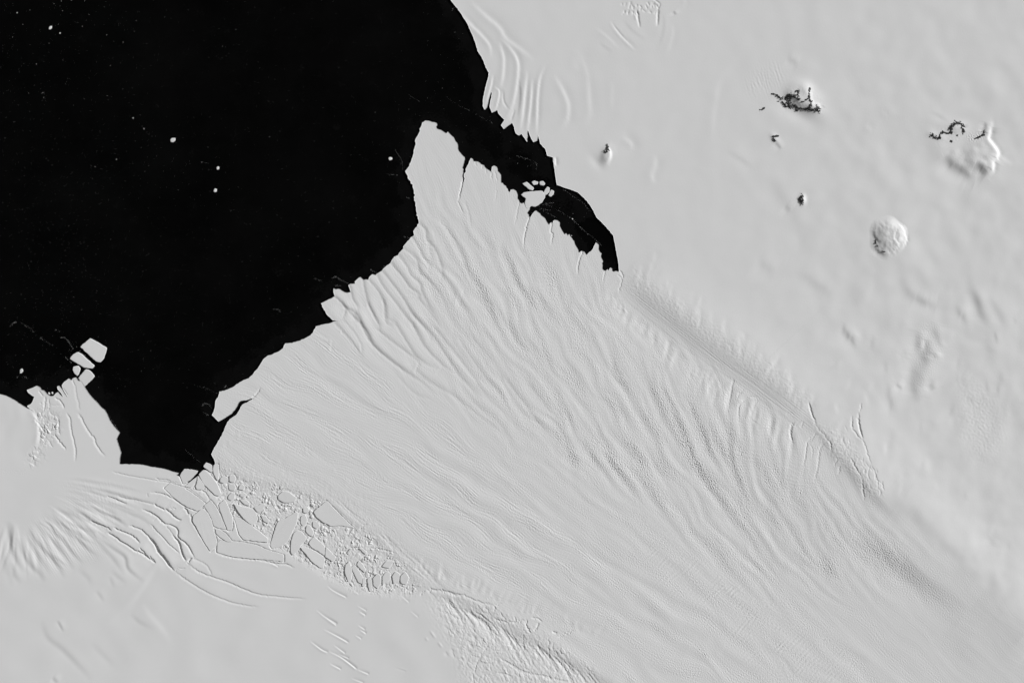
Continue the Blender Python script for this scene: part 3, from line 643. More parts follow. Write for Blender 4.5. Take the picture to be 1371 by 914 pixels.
NE = [('R40', '570,240 560,320 545,420', 3.5, .5, DK), ('R40', '700,180 690,250 720,320 745,390', 3.5, .38, DK), ('R40', '630,300 620,400 600,440 640,520', 4, .40, DK), ('R40', '545,460 530,540 520,640 540,740 570,790', 4.5, .6, DK), ('R40', '600,310 595,390', 1.6, .28, LT),
    ('R40', '640,600 590,680', 2.2, .25, LT), ('R40', '690,410 690,460', 2.4, .22, DK), ('R40', '750,350 720,400', 3, .2, LT), ('R40', '540,-10 620,30 700,45', 3.0, .40, DK), ('R40', '1020,30 1035,100', 4, .45, DK), ('R40', '880,120 900,130', 3, .3, DK), ('R40', '1150,70 1190,130', 4, .28, DK),
    ('R40', '30,290 50,300', 2.5, .3, DK), ('R40', '380,640 440,600', 1.6, .25, DK), ('R40', '390,650 440,690', 1.6, .22, DK), ('R40', '420,470 480,410', 1.8, .18, DK), ('R40', '650,640 680,700', 3, .28, DK), ('R40', '930,740 990,800', 3.5, .22, DK), ('R40', '880,600 930,640', 3, .18, DK), ('R40', '340,760 360,800', 3, .18, DK),
    ('H100', '190,450 280,480 350,525 400,560 415,620', 3.2, .38, DK), ('H100', '50,400 90,430 140,460', 3.0, .25, DK), ('H100', '230,180 270,280 300,380', 5, .26, DK), ('H100', '180,100 220,150', 4, .22, DK), ('H100', '750,480 800,560 850,600 930,625', 3.2, .42, DK), ('H100', '790,440 850,500 900,560 1000,600', 4.5, .22, DK),
    ('H100', '622,430 622,480 600,580 550,640', 2.2, .12, LT), ('H100', '1140,610 1160,650', 4, .4, DK), ('H100', '1055,570 1060,680', 4, .2, DK), ('H100', '500,780 520,790', 3, .25, DK), ('H100', '530,790 545,770', 2, .15, LT),
    ('H78', '200,470 245,500 250,540', 3.5, .26, LT), ('H78', '375,560 370,620 355,670 375,710', 3.5, .26, LT), ('H78', '1040,70 1100,100', 4, .3, DK), ('H78', '730,540 800,580 870,630', 4, .18, DK), ('H78', '720,160 690,240 670,370 665,500', 4, .12, LT), ('H78', '1030,820 1060,850', 4, .3, DK),
    ('H101', '640,340 740,380 850,380', 3.2, .22, DK), ('H101', '880,340 930,360 990,395', 1.6, .22, DK), ('H101', '560,410 600,440', 2, .2, LT), ('H101', '420,260 500,190 600,180', 4, .1, LT), ('H101', '890,340 900,420', 4, .15, DK), ('H101', '640,345 680,360', 1.6, .16, LT), ('H101', '550,520 560,600', 6, .14, DK),
    ('V1', '490,0 560,70 640,140 680,200 760,260 820,310', 3.0, .32, LT), ('V1', '440,62 500,130 560,190 595,240 600,300', 2.2, .30, LT), ('V1', '640,190 700,250 735,310 738,380 725,480 705,560 670,640', 2.2, .42, LT), ('V1', '640,210 665,300 660,400 640,470', 2.2, .34, LT), ('V1', '785,360 775,460 765,560 750,670', 2.0, .40, LT),
    ('V1', '810,400 805,500 795,600 785,680', 1.8, .38, LT), ('V1', '880,330 850,400 838,500 835,600 832,690', 1.8, .38, LT), ('V1', '610,380 600,440 575,530', 1.4, .35, LT), ('V1', '615,440 642,470 630,540 612,575', 1.3, .32, LT), ('V1', '660,460 665,520 690,560', 1.3, .3, VA), ('V1', '920,380 970,470 995,540 985,620 930,680', 3.0, .30, LT),
    ('V1', '1090,400 1100,500 1100,600 1030,680', 4, .14, LT), ('V1', '895,690 990,640', 5, .14, LT), ('V1', '1060,260 1040,330', 5, .1, LT), ('V1', '925,800 928,850', 1.3, .6, LT), ('V1', '720,560 700,620', 1.2, .3, VA), ('V1', '745,400 750,500 735,600', 1.8, .25, DK),
    ('T', '325,165 370,230 440,310 520,390', 1.5, .34, LT), ('T', '340,175 390,240 460,320', 1.2, .22, DK), ('T', '210,210 300,280 400,380', 2.2, .14, LT), ('T', '240,330 340,400', 2.4, .14, DK), ('T', '420,150 500,240 600,310', 2.4, .14, DK), ('T', '800,180 805,260 770,380 740,430', 2.6, .16, LT), ('T', '735,100 735,220 710,320 670,380', 2.4, .16, DK),
    ('T', '535,95 540,150 552,215', 1.1, .8, VA), ('T', '690,60 688,140 685,205', 1.2, 1.0, VA), ('T', '520,110 530,160', 1.0, .4, LT), ('T', '650,-10 690,20 710,35', .9, .6, VA), ('T', '710,30 690,75', .9, .5, VA), ('T', '810,85 825,120', 2.0, .4, DK), ('T', '910,0 890,35 850,60', 2.0, .22, LT),
    ('T', '100,420 150,560 165,720 170,880', 3, .14, LT), ('T', '345,620 338,860', 3, .1, LT), ('T', '30,440 90,560', 4, .1, LT), ('T', '1370,420 1250,520 1160,640 1130,780', 4, .1, LT)]
for t, s, w, a, k in NE:
    stroke(P(t, s), w * {'R40': 1.6, 'H100': 2.3, 'H101': 1.7}.get(t, 1), a * {'V1': 1.25, 'R40': 1.8, 'H100': 1.5, 'H78': 1.2}.get(t, .9), k, (0.3, 0.3), jit=.1)
for k in range(34):                                      # little icefall at the top
    x, y = P('T', '%f,%f' % (rng.uniform(400, 700), rng.uniform(20, 110)))[0]
    a = math.radians(rng.choice([70, 110, 95, 60]) + rng.normal() * 8)
    d = np.array([math.cos(a), math.sin(a)]) * rng.uniform(2, 4.5)
    stroke([(x - d[0], y - d[1]), (x + d[0], y + d[1])], .9, rng.uniform(.2, .5), VA, (0.3, 0.3))
icefall = soft([(1010, 95), (1042, 85), (1050, 100), (1040, 118), (1015, 125), (995, 120)], 6)
H += icefall * lic(lband(5, .3, 71), 4, 1.6, np.full_like(X, .25), np.full_like(X, .97)) * .04
stroke([(1248, 436), (1242, 470), (1232, 500), (1226, 530)], 9, 1.2, DK, (.3, .3))
chop = soft([(1225, 440), (1240, 430), (1258, 430), (1262, 470), (1250, 500), (1232, 530), (1222, 520), (1222, 480)], 5)
H += chop * lband(3.0, .4, 72) * .06
fan = soft([(1290, 500), (1330, 540), (1340, 600), (1310, 620), (1290, 570)], 12)
H += fan * lband(7, .45, 73) * .05

# hills that stand out of the sheet: dome, knoll, mountain ridges
def dome(cx, cy, rx, ry, top, left, right, seed):
    R = 1.6 * max(rx, ry)
    a0, a1, b0, b1 = ix(cx - R), ix(cx + R), iy(cy - R), iy(cy + R)
    x, y = X[b0:b1, a0:a1] - cx, Y[b0:b1, a0:a1] - cy
    th = np.arctan2(y, x)
    wob = 1 + .045 * np.sin(3 * th + seed) + .025 * np.sin(6 * th + seed * 2) + .012 * np.sin(8 * th)
    r = np.sqrt((x / rx) ** 2 + (y / ry) ** 2) / wob
    k = 0.5 + 0.5 * np.cos(th - math.atan2(SY, SX))
    inner = left + (right - left) * k ** 1.3
    t = np.clip((1.10 - r) / (1.10 - inner), 0, 1)
    H[b0:b1, a0:a1] += (top * (t * t * (3 - 2 * t)) * .65 + top * .35 * t).astype(f32)


dome(1188.5, 317.5, 24, 26.5, 4.6, 0.12, 0.62, 2.0)
bump(1186, 320, 36, 36, 0, 1.1)
stroke([(1201, 298), (1208, 306), (1211, 313), (1213, 321), (1208, 332)], 1.2, .55, LT, (.15, .2), jit=.3)
stroke([(1202, 303), (1198, 312), (1197, 320), (1202, 327), (1196, 338)], 1.3, .5, LT, (.2, .2), jit=.3)
stroke([(1168, 308), (1172, 318), (1178, 326)], 2.0, .5, DK, (.3, .3), jit=.3)
stroke([(1170, 330), (1178, 338), (1188, 342)], 2.2, .6, DK, (.3, .3), jit=.3)
domem = soft([(1168, 300), (1188, 293), (1210, 305), (1210, 325), (1195, 343), (1172, 335)], 2.5)
H += domem * (lband(3.5, .4, 81) * .018 + lband(9, .4, 82) * .09)
bump(812.5, 208, 5.2, 8.0, 15, 2.2, 1.2)                 # knoll by the bay
bump(816, 200, 14, 16, 0, .5)
stroke([(814, 196), (817.5, 204), (817, 212), (812, 219)], 1.5, .7, LT, (.2, .2))
bump(798, 217, 8, 4, 50, -.5)
bump(1074.5, 267.5, 2.6, 4.2, 0, 2.3)                    # small cone
bump(1085, 268, 10, 5, 0, .25)
bump(1074, 128, 13, 17, -50, 2.4, 1.6)                   # first massif
bump(1086, 140, 15, 12, 40, 2.0)
bump(1068, 152, 18, 7, 25, -1.3)
bump(1066, 131, 9, 5, 30, 1.6)
bump(1090, 145, 7, 4, 15, 1.8)
bump(1078, 122, 5, 6, 0, 1.3)
H += soft([(1052, 118), (1085, 112), (1104, 140), (1096, 152), (1060, 146)], 2) * lband(6, .45, 86) * .03
stroke([(1099, 140), (1094, 148)], 2.2, .8, LT, (.2, .2))
stroke([(1083, 118), (1085, 127), (1088, 137), (1098, 150)], 3.0, .55, LT, (.2, .3))
stroke([(1036, 128), (1046, 136), (1054, 148)], 1.8, .3, DK, (.3, .3))
bump(1037, 185, 3, 5, -40, .9)
stroke([(1038, 190), (1046, 200)], 2.5, .4, DK, (.3, .3))
# second massif: plateau with a steep sunlit brink
CRN = P('N2', '800,250 790,330 780,380 830,450 880,530 865,600 830,640 825,720 790,770 750,810')
stroke(CRN, 2.0, 1.25, LT, (.10, .18), jit=.12)
stroke([(x - 1, y) for x, y in CRN], 4.5, .9, LT, (.1, .2))
stroke(P('N2', '745,190 740,250 720,310'), 2.6, .8, DK, (.4, .1))
stroke(P('N2', '780,180 812,200 805,290'), 2.5, .35, LT, (.4, .2))
stroke(P('N2', '300,560 370,670 470,740 560,790 640,820'), 7.5, 2.3, DK, (.3, .3))
stroke(P('N2', '170,540 240,500 300,480'), 4, .3, DK, (.3, .3))
stroke(P('N2', '640,640 700,720 760,760'), 6, 1.5, DK, (.3, .3))
stroke(P('N2', '650,600 710,630 770,660'), 2.6, .4, LT, (.3, .3))
stroke(P('N2', '880,540 930,600 1000,640 1050,680'), 3, .35, LT, (.1, .5))
bump(1317, 211, 19, 17, 20, 4.2, 1.4)
mott = soft(P('N2', '300,520 560,480 760,380 820,520 830,720 740,820 560,800 380,700'), 3)
H += mott * (lband(22, .45, 83) * .12 + lband(4, .4, 84) * .014)
talus = soft(P('N2', '520,330 700,320 720,380 560,420'), 2)
H += talus * lband(3, .4, 85) * .2
bump(*P('N2', '430,260')[0], 8, 6, 0, 1.9)
bump(*P('N2', '240,360')[0], 6, 4, 0, .9)
stroke(P('N2', '490,230 505,275'), 1.6, .7, LT, (.2, .2))
H += soft(P('N2', '150,330 330,220 480,200 510,320 400,430 250,420'), 2) * lband(6, .45, 87) * .03
bump(*P('N2', '140,330')[0], 4, 3, 0, .6)

# ------------------------------------------------------------------ rubble of the broken zone
def rubble(poly, cell, seed, soften=2.0, along=None, stretch=1.0):
    m = soft(poly, soften)
    r = np.random.default_rng(seed)
    ys_, xs_ = np.where(m > 0.02)
    b0, b1, a0, a1 = ys_.min(), ys_.max() + 1, xs_.min(), xs_.max() + 1
    x, y = X[b0:b1, a0:a1], Y[b0:b1, a0:a1]
    wx = lband(9, .4, seed + 1)[b0:b1, a0:a1] * .5
    wy = lband(9, .4, seed + 2)[b0:b1, a0:a1] * .5
    x, y = x + wx, y + wy
    if along is not None:
        c_, s_ = math.cos(math.radians(along)), math.sin(math.radians(along))
        x, y = (x * c_ + y * s_) / stretch, -x * s_ + y * c_
    cxi, cyi = np.floor(x / cell).astype(int), np.floor(y / cell).astype(int)
    ox, oy = cxi.min() - 2, cyi.min() - 2
    n0, n1 = cyi.max() - oy + 3, cxi.max() - ox + 3
    jx, jy, hv = r.uniform(0, 1, (n0, n1)), r.uniform(0, 1, (n0, n1)), r.normal(size=(n0, n1))
    F1 = np.full(x.shape, 1e9)
    F2 = F1.copy()
    HV = np.zeros(x.shape)
    for dy in (-1, 0, 1):
        for dx in (-1, 0, 1):
            i, j = cyi + dy - oy, cxi + dx - ox
            d = np.hypot((cxi + dx + jx[i, j]) * cell - x, (cyi + dy + jy[i, j]) * cell - y)
            c = d < F1
            F2 = np.where(c, F1, np.minimum(F2, d))
            HV = np.where(c, hv[i, j], HV)
            F1 = np.where(c, d, F1)
    gap = np.clip((F2 - F1) / 1.0, 0, 1)
    return m, (b0, b1, a0, a1), gap, HV


m, (b0, b1, a0, a1), gap, hv = rubble([(595, 797), (640, 808), (700, 836), (745, 858), (800, 900), (825, 985), (625, 985), (622, 900), (602, 850), (580, 805)], 4.6, 95, 6, 57, 2.6)
vary = np.clip(lband(30, .5, 96)[b0:b1, a0:a1] * .5 + .8, .2, 1.5)
H[b0:b1, a0:a1] += (m[b0:b1, a0:a1] * vary * ((gap - .7) * .24 + hv * .09 * gap)).astype(f32)
for poly, cell, seed, drop in ((MEL, 3.7, 91, .70), (MEL2, 4.6, 92, .5), (MEL3, 5.0, 93, .12)):
    m, (b0, b1, a0, a1), gap, hv = rubble(poly, cell, seed, 3.5)
    big = np.clip(lband(30, .5, seed + 9)[b0:b1, a0:a1] * .35 + .75, .3, 1.1)
    H[b0:b1, a0:a1] += (m[b0:b1, a0:a1] * (-drop + (gap * .66 - .50) * big + hv * .40 * big * gap)).astype(f32)
fringe = soft([(289, 618), (330, 628), (400, 645), (470, 662), (520, 700), (560, 740), (600, 780), (575, 790), (540, 750), (500, 712), (440, 668), (380, 656), (320, 650), (290, 630)], 5)
m, (b0, b1, a0, a1), gap, hv = rubble([(289, 605), (340, 630), (410, 645), (480, 668), (540, 725), (590, 785), (560, 790), (500, 730), (420, 672), (330, 655), (285, 630)], 3.4, 94, 5)
H[b0:b1, a0:a1] += (m[b0:b1, a0:a1] * ((gap - .7) * .13 + hv * .06 * gap)).astype(f32)

# ------------------------------------------------------------------ the blocks locked in the broken zone (tile, outline, label, freeboard over the shelf)
BLOCKS = [
 ('F23', '352,62 415,95 415,172 375,150 318,105', 'small square ice block at the head of the dark inlet'),
 ('F23', '425,90 478,82 485,190 470,255 445,225 420,150', 'narrow upright ice block just right of the square block at the inlet head'),
 ('F23', '272,188 325,138 370,165 430,235 470,290 512,395 485,408 440,400 370,330 320,275', 'long tapering ice block pointing from the inlet head into the broken ice'),
 ('F23', '265,205 335,295 335,330 310,345 250,340 242,310 258,260', 'stubby ice block left of the long tapering block'),
 ('F23', '258,208 250,250 225,310 180,325 130,310 185,265', 'thin triangular ice block wedged below the inlet corner'),
 ('F23', '128,128 275,150 245,190 180,255 120,290 80,200', 'four cornered ice slab jutting out at the right end of the low coast'),
 ('M20', '150,100 210,45 350,90 480,180 572,250 545,290 490,335 380,290 260,205', 'broad pale ice slab above the curved cracks, widest of the rifted slabs'),
 ('M20', '555,280 625,215 665,265 705,330 745,420 785,520 760,520 660,490 630,400 590,330', 'leaning ice slab second from the left in the row of upright slabs'),
 ('M20', '705,265 770,210 800,270 850,390 858,480 840,530 800,535 760,430 725,340', 'leaning ice slab with a notched top, third in the row of upright slabs'),
 ('M20', '445,380 545,300 600,350 640,430 660,530 690,630 690,680 625,745 560,650 490,520 440,430', 'tall broad ice slab, largest of the row of upright slabs'),
 ('M20', '860,255 960,290 1045,305 1085,340 1110,420 1090,445 1045,480 960,410 900,330', 'wedge shaped ice block right of the upright slabs'),
 ('M20', '860,395 915,400 990,440 1060,490 1150,560 1215,620 1210,655 1080,640 960,625 915,570 885,470', 'large triangular ice block with a flat lower edge'),
 ('M36', '100,430 185,395 245,360 300,340 295,400 275,480 230,570 190,650 110,700 30,715 10,680 50,560 85,450', 'largest diamond shaped ice block amid the rubble'),
 ('M36', '250,560 290,525 340,545 385,600 370,640 330,680 300,740 245,785 222,750 225,650', 'rounded ice block right of the large diamond block'),
 ('M36', '405,660 430,620 470,595 520,640 572,690 570,790 510,745 440,710', 'ice block with a pointed top, left half of a split pair'),
 ('M36', '580,695 630,745 690,810 655,850 570,795', 'ice block with a rounded corner, right half of a split pair'),
 ('M36', '320,700 400,705 480,745 575,810 560,914 515,910 440,850 390,790', 'long leaning ice block below the split pair'),
 ('M36', '90,180 140,130 200,135 290,200 260,240 160,250 95,215', 'low pale ice block on the upper side of the rubble'),
 ('M36', '325,390 370,360 395,420 380,470 345,490 320,450', 'small oval ice block right of the diamond block tip'),
 ('M36', '385,480 420,475 460,545 445,590 410,580 375,540', 'small pointed ice block above the split pair'),
 ('M36', '345,300 390,285 415,320 400,350 350,350', 'tiny ice block above the small oval block'),
 ('M36', '445,440 480,430 525,480 490,520 445,490', 'squarish small ice block on the right of the oval block'),
 ('M36', '455,340 590,225 680,320 820,460 880,510 740,480 640,490 540,440 480,390', 'wide striped ice slab at the glacier edge of the rubble'),
 ('F23', '495,225 540,200 575,225 575,260 530,285 490,265', 'round ice cake right of the narrow upright block'),
 ('F23', '585,200 635,185 660,225 640,270 590,265', 'round ice cake touching the glacier side of the rubble'),
 ('F23', '575,290 640,285 655,320 640,355 585,350', 'squarish ice cake below two round cakes'),
 ('F23', '575,410 610,370 650,380 640,440 610,460 570,435', 'tilted ice cake above the wedge shaped block'),
 ('F23', '690,300 720,280 750,320 735,350 675,340', 'small angular ice cake beside the squarish cake'),
 ('F23', '695,385 735,370 768,395 745,418 695,412', 'flat oval ice cake above a larger oval cake'),
 ('F23', '690,440 760,445 805,480 795,510 740,495', 'larger oval ice cake below a flat oval cake'),
 ('F23', '835,525 925,480 960,495 920,560 880,575', 'pale angular ice block between the wedge block and the rubble'),
 ('F23', '905,600 960,610 1000,660 985,690 935,665', 'small ice block right of the wedge shaped block'),
 ('M20', '690,655 720,630 820,635 960,650 1100,680 1200,725 1371,775 1371,850 1220,830 1050,820 860,800 690,755', 'very long flat ice slab below the triangular block'),
 ('M20', '672,510 720,520 780,560 850,645 790,645 720,600 680,560', 'slim leaf shaped ice block under the upright slabs'),
 ('M44', '170,420 215,380 240,470 235,570 200,600 165,500', 'upright ice shard at the left of the fan of shards'),
 ('M44', '232,445 260,420 310,480 355,550 340,620 305,605 265,530', 'long leaning ice shard second from the left in the fan'),
 ('M44', '285,420 310,375 345,410 380,470 370,505 320,460', 'short thick ice shard above the fan of shards'),
 ('M44', '395,560 430,540 440,600 450,690 420,700 400,640', 'slender upright ice shard in the middle of the fan'),
 ('M44', '450,560 500,505 530,530 535,610 500,670 460,640', 'broad oval ice shard in the fan'),
 ('M44', '548,540 590,490 630,500 632,575 580,600 550,640', 'six sided ice shard right of the broad oval one'),
 ('M44', '645,540 680,490 730,510 715,600 660,620', 'ice shard near the right of the fan under a dark gap'),
 ('M44', '730,545 780,490 825,560 790,630 735,610', 'last large ice shard at the right end of the fan'),
 ('M44', '185,310 220,250 245,255 205,325', 'thin bright ice sliver standing above the fan'),
 ('M44', '305,250 350,255 398,300 375,320', 'flat ice sliver with a dark lower edge above the fan'),
 ('M44', '540,440 590,380 670,385 620,460', 'small kite shaped ice block on top of the fan'),
 ('M44', '345,560 380,545 375,640 340,645', 'narrow ice shard between two upright shards'),
]
BERGS = [
 ('V6', '460,123 547,172 538,205 525,235 513,248 490,243 450,205 408,168', 'large five cornered flat iceberg at the head of the cluster off the left promontory', 'iceberg'),
 ('V6', '400,193 420,205 440,225 485,265 470,280 450,277 430,275 390,250 355,230 375,205', 'long slanting flat iceberg just below the large five cornered one', 'iceberg'),
 ('V6', '400,262 412,278 405,300 395,318 380,305 370,285 372,270', 'small triangular iceberg left of the blocky one by the promontory tip', 'iceberg'),
 ('V6', '440,280 462,290 485,318 432,372 398,327', 'blocky iceberg touching the tip of the left promontory', 'iceberg'),
 ('V6', '103,283 115,278 120,292 110,303 100,305', 'small lone iceberg above the smooth snow dome at left', 'iceberg'),
 ('V3', '757,403 780,393 820,428 812,440 795,435', 'slim slanting iceberg at the left of the inlet cluster', 'iceberg'),
 ('V3', '805,395 820,387 842,395 838,408 815,412', 'small oval iceberg at the top of the inlet cluster', 'iceberg'),
 ('V3', '845,393 865,389 877,405 865,415 848,410', 'small round iceberg right of the oval one in the inlet cluster', 'iceberg'),
 ('V3', '885,417 900,425 895,450 875,465 863,452', 'upright oval iceberg on the right of the fan shaped one', 'iceberg'),
 ('V3', '905,433 922,440 918,460 905,472 890,463', 'small squarish iceberg farthest right in the inlet cluster', 'iceberg'),
 ('V3', '750,460 765,448 800,443 862,440 877,466 868,485 858,502 840,514 825,522 800,518 790,540 775,528 770,500 778,480', 'fan shaped grey iceberg jammed against the glacier tongue in the inlet', 'iceberg'),
 ('O0', '694,570 700,563 716,562 716,574 706,582 696,580', 'largest of the lone icebergs on the open dark water', 'iceberg'),
 ('O0', '882,684 888,678 895,681 894,691 886,694', 'upper of two small icebergs below the largest lone berg', 'iceberg'),
 ('O0', '870,779 876,768 886,771 884,782 876,785', 'lower of two small icebergs below the largest lone berg', 'iceberg'),
 ('V3', '75,275 85,267 97,272 95,282 80,286', 'small pale iceberg off the left shoulder of the glacier tongue', 'iceberg'),
 ('F0', '490,195 505,188 515,205 508,215 492,208', 'left of two tiny ice chips in the notch of the promontory', 'iceberg'),
 ('F0', '522,190 535,182 545,200 532,212', 'right of two tiny ice chips in the notch of the promontory', 'iceberg'),
 ('O0', '198,120 203,108 213,106 212,117 204,122', 'brightest ice speck among the scattered ones at upper left', 'iceberg'),
]
SPECKS = P('O0', '345,5 291,3 250,5 220,16 70,53 122,42 255,45 363,60 237,100 245,136 52,152 200,177 93,100 336,108 555,85 435,143 502,173 962,122 907,190 450,268 148,262 117,380 176,378 178,398 343,403 437,391 543,482 587,525 475,650 388,680 823,662') + \
    P('V3', '1015,583 1010,668 1000,575 180,478 330,600 120,360 735,300') + P('V6', '390,168 408,188 433,212')
SPECK_R = {4: .8, 9: .9, 26: .9, 27: .7, 28: .8, 31: .9, 32: .9}

# lower the floor under the blocks so that each stands free in its gap
floor = np.zeros((NY, NX), f32)
for t, s, lab in BLOCKS:
    pl = P(t, s)
    c = np.mean(pl, axis=0)
    floor = np.maximum(floor, fill([tuple(np.array(q) + (np.array(q) - c) / (np.hypot(*(np.array(q) - c)) + 1e-6) * 0.8) for q in pl]).astype(f32))
floor_s = blur(floor, 0.6)
H = H * (1 - floor_s) + floor_s * np.minimum(H, BASE - 1.15 + lband(5, .4, 97) * .06)
rim = np.minimum(np.minimum(X - GX0, xs[-1] - X), np.minimum(Y - GY0, ys[-1] - Y))
rim = np.clip((rim - 3) / 60, 0, 1)
H = BASE + (H - BASE) * rim * rim * (3 - 2 * rim)       # level out towards the unsurveyed ice
H = np.maximum(H, 0.25).astype(f32)


def ground(x, y):
    i = np.clip((np.asarray(x) - GX0) / G, 0, NX - 2)
    j = np.clip((np.asarray(y) - GY0) / G, 0, NY - 2)
    i0, j0 = np.floor(i).astype(int), np.floor(j).astype(int)
    u, v = i - i0, j - j0
    return (H[j0, i0] * (1 - u) * (1 - v) + H[j0, i0 + 1] * u * (1 - v) + H[j0 + 1, i0] * (1 - u) * v + H[j0 + 1, i0 + 1] * u * v)


# ------------------------------------------------------------------ materials
def material(name, base, rough_=0.9, spec=0.1, var=0.03, scale=1.0, bump_s=0.0, bump_scale=8.0, dark=None):
    m = bpy.data.materials.new(name)
    m.use_nodes = True
    t = m.node_tree
    b = t.nodes['Principled BSDF']
    b.inputs['Roughness'].default_value = rough_
    b.inputs['Specular IOR Level'].default_value = spec
    geo = t.nodes.new('ShaderNodeNewGeometry')
    n = t.nodes.new('ShaderNodeTexNoise')
    n.inputs['Scale'].default_value = scale
    n.inputs['Detail'].default_value = 6.0
    n.inputs['Roughness'].default_value = 0.65
    r = t.nodes.new('ShaderNodeValToRGB')
    lo, hi = (base - var, base + var) if dark is None else dark
    r.color_ramp.elements[0].position = 0.32
    r.color_ramp.elements[0].color = (lo, lo, lo, 1)
    r.color_ramp.elements[1].position = 0.68
    r.color_ramp.elements[1].color = (hi, hi, hi, 1)
    t.links.new(geo.outputs['Position'], n.inputs['Vector'])
    t.links.new(n.outputs['Fac'], r.inputs['Fac'])
    t.links.new(r.outputs['Color'], b.inputs['Base Color'])
    if bump_s:
        n2 = t.nodes.new('ShaderNodeTexNoise')
        n2.inputs['Scale'].default_value = bump_scale
        n2.inputs['Detail'].default_value = 5.0
        bp = t.nodes.new('ShaderNodeBump')
        bp.inputs['Strength'].default_value = bump_s
        bp.inputs['Distance'].default_value = 0.05
        t.links.new(geo.outputs['Position'], n2.inputs['Vector'])
        t.links.new(n2.outputs['Fac'], bp.inputs['Height'])
        t.links.new(bp.outputs['Normal'], b.inputs['Normal'])
    return m


M_SNOW = material('snow', 0.80, 0.95, 0.05, 0.006, 0.35)
M_BLOCK = material('berg_ice', 0.80, 0.9, 0.05, 0.01, 0.8, 0.06, 3.0)
M_ROCK = material('bare_rock', 0.04, 0.9, 0.1, 0.02, 3.0, 0.5, 9.0, dark=(0.012, 0.16))
M_SEA = material('sea_water', 0.002, 0.5, 0.03, 0, 0.09, dark=(0.0006, 0.0028))
M_GLOW = material('front_glow', 0.0034, 0.6, 0.03, 0.0010, 0.5)  # slightly lighter than the sea: painted glow of the nearby ice
M_BRASH = material('brash', 0.55, 0.9, 0.05, 0.12, 4.0)


# ------------------------------------------------------------------ mesh helpers
def mesh_np(name, verts, faces, mat, parent=None):
    """faces: (n, 4) int array"""
    me = bpy.data.meshes.new(name)
    nv, nf = len(verts), len(faces)
    me.vertices.add(nv)
    me.vertices.foreach_set('co', np.ascontiguousarray(verts, dtype=f32).ravel())
    me.loops.add(nf * 4)
    me.loops.foreach_set('vertex_index', np.ascontiguousarray(faces, dtype=np.int32).ravel())
    me.polygons.add(nf)
    me.polygons.foreach_set('loop_start', np.arange(0, nf * 4, 4, dtype=np.int32))
    try:
        me.polygons.foreach_set('loop_total', np.full(nf, 4, dtype=np.int32))
    except Exception:
        pass
    me.update(calc_edges=True)
    me.validate()
    me.materials.append(mat)
    o = bpy.data.objects.new(name, me)
    col.objects.link(o)
    return o


def mesh_py(name, verts, faces, mat):
    me = bpy.data.meshes.new(name)
    me.from_pydata([tuple(map(float, v)) for v in verts], [], faces)
    me.update()
    me.materials.append(mat)
    o = bpy.data.objects.new(name, me)
    col.objects.link(o)
    return o


def w3(x, y, h):
    return ((x - MW / 2) * U, (MH / 2 - y) * U, h * U)


# ------------------------------------------------------------------ terrain objects
PX, PY = X.copy(), Y.copy()
on = np.zeros((NY, NX), bool)
bd = np.full((NY, NX), (0.78 * G) ** 2, f32)
cp = np.array(LAND)
for a, b in zip(cp[:-1], cp[1:]):
    R = G
    a0, a1 = max(0, ix(min(a[0], b[0]) - R)), min(NX, ix(max(a[0], b[0]) + R) + 1)
    b0, b1 = max(0, iy(min(a[1], b[1]) - R)), min(NY, iy(max(a[1], b[1]) + R) + 1)
    if a1 <= a0 or b1 <= b0 or (b1 - b0) * (a1 - a0) > 40000:
        continue
    x, y = X[b0:b1, a0:a1] - a[0], Y[b0:b1, a0:a1] - a[1]
    d = b - a
    t = np.clip((x * d[0] + y * d[1]) / (d @ d + 1e-9), 0, 1)
    ex, ey = x - t * d[0], y - t * d[1]
    dd = ex * ex + ey * ey
    m = dd < bd[b0:b1, a0:a1]
    bd[b0:b1, a0:a1][m] = dd[m]
    PX[b0:b1, a0:a1][m] = (a[0] + t * d[0])[m]
    PY[b0:b1, a0:a1][m] = (a[1] + t * d[1])[m]
    on[b0:b1, a0:a1] |= m
ok = land | on
quad = ok[:-1, :-1] & ok[1:, :-1] & ok[:-1, 1:] & ok[1:, 1:]
anyin = (land & ~on)
quad &= (anyin[:-1, :-1] | anyin[1:, :-1] | anyin[:-1, 1:] | anyin[1:, 1:])
region = np.zeros((NY - 1, NX - 1), np.int8)             # 0 ice sheet
m_gl = fill(GLACIER)
m_sh = fill(SHELF + [(-75, 990), (830, 990), (800, 914), (775, 895), (748, 862), (720, 842), (690, 832), (660, 822), (630, 805), (600, 793), (575, 785), (556, 758), (500, 708),
    (440, 665), (360, 650), (300, 632), (289, 620)])
m_me = fill(MEL) | fill(MEL2)
region[m_sh[:-1, :-1]] = 2
region[m_gl[:-1, :-1]] = 1
region[m_me[:-1, :-1]] = 3
wx, wy, wz = (PX - MW / 2) * U, (MH / 2 - PY) * U, H * U
far_x = np.array([-600., 0, 600.])
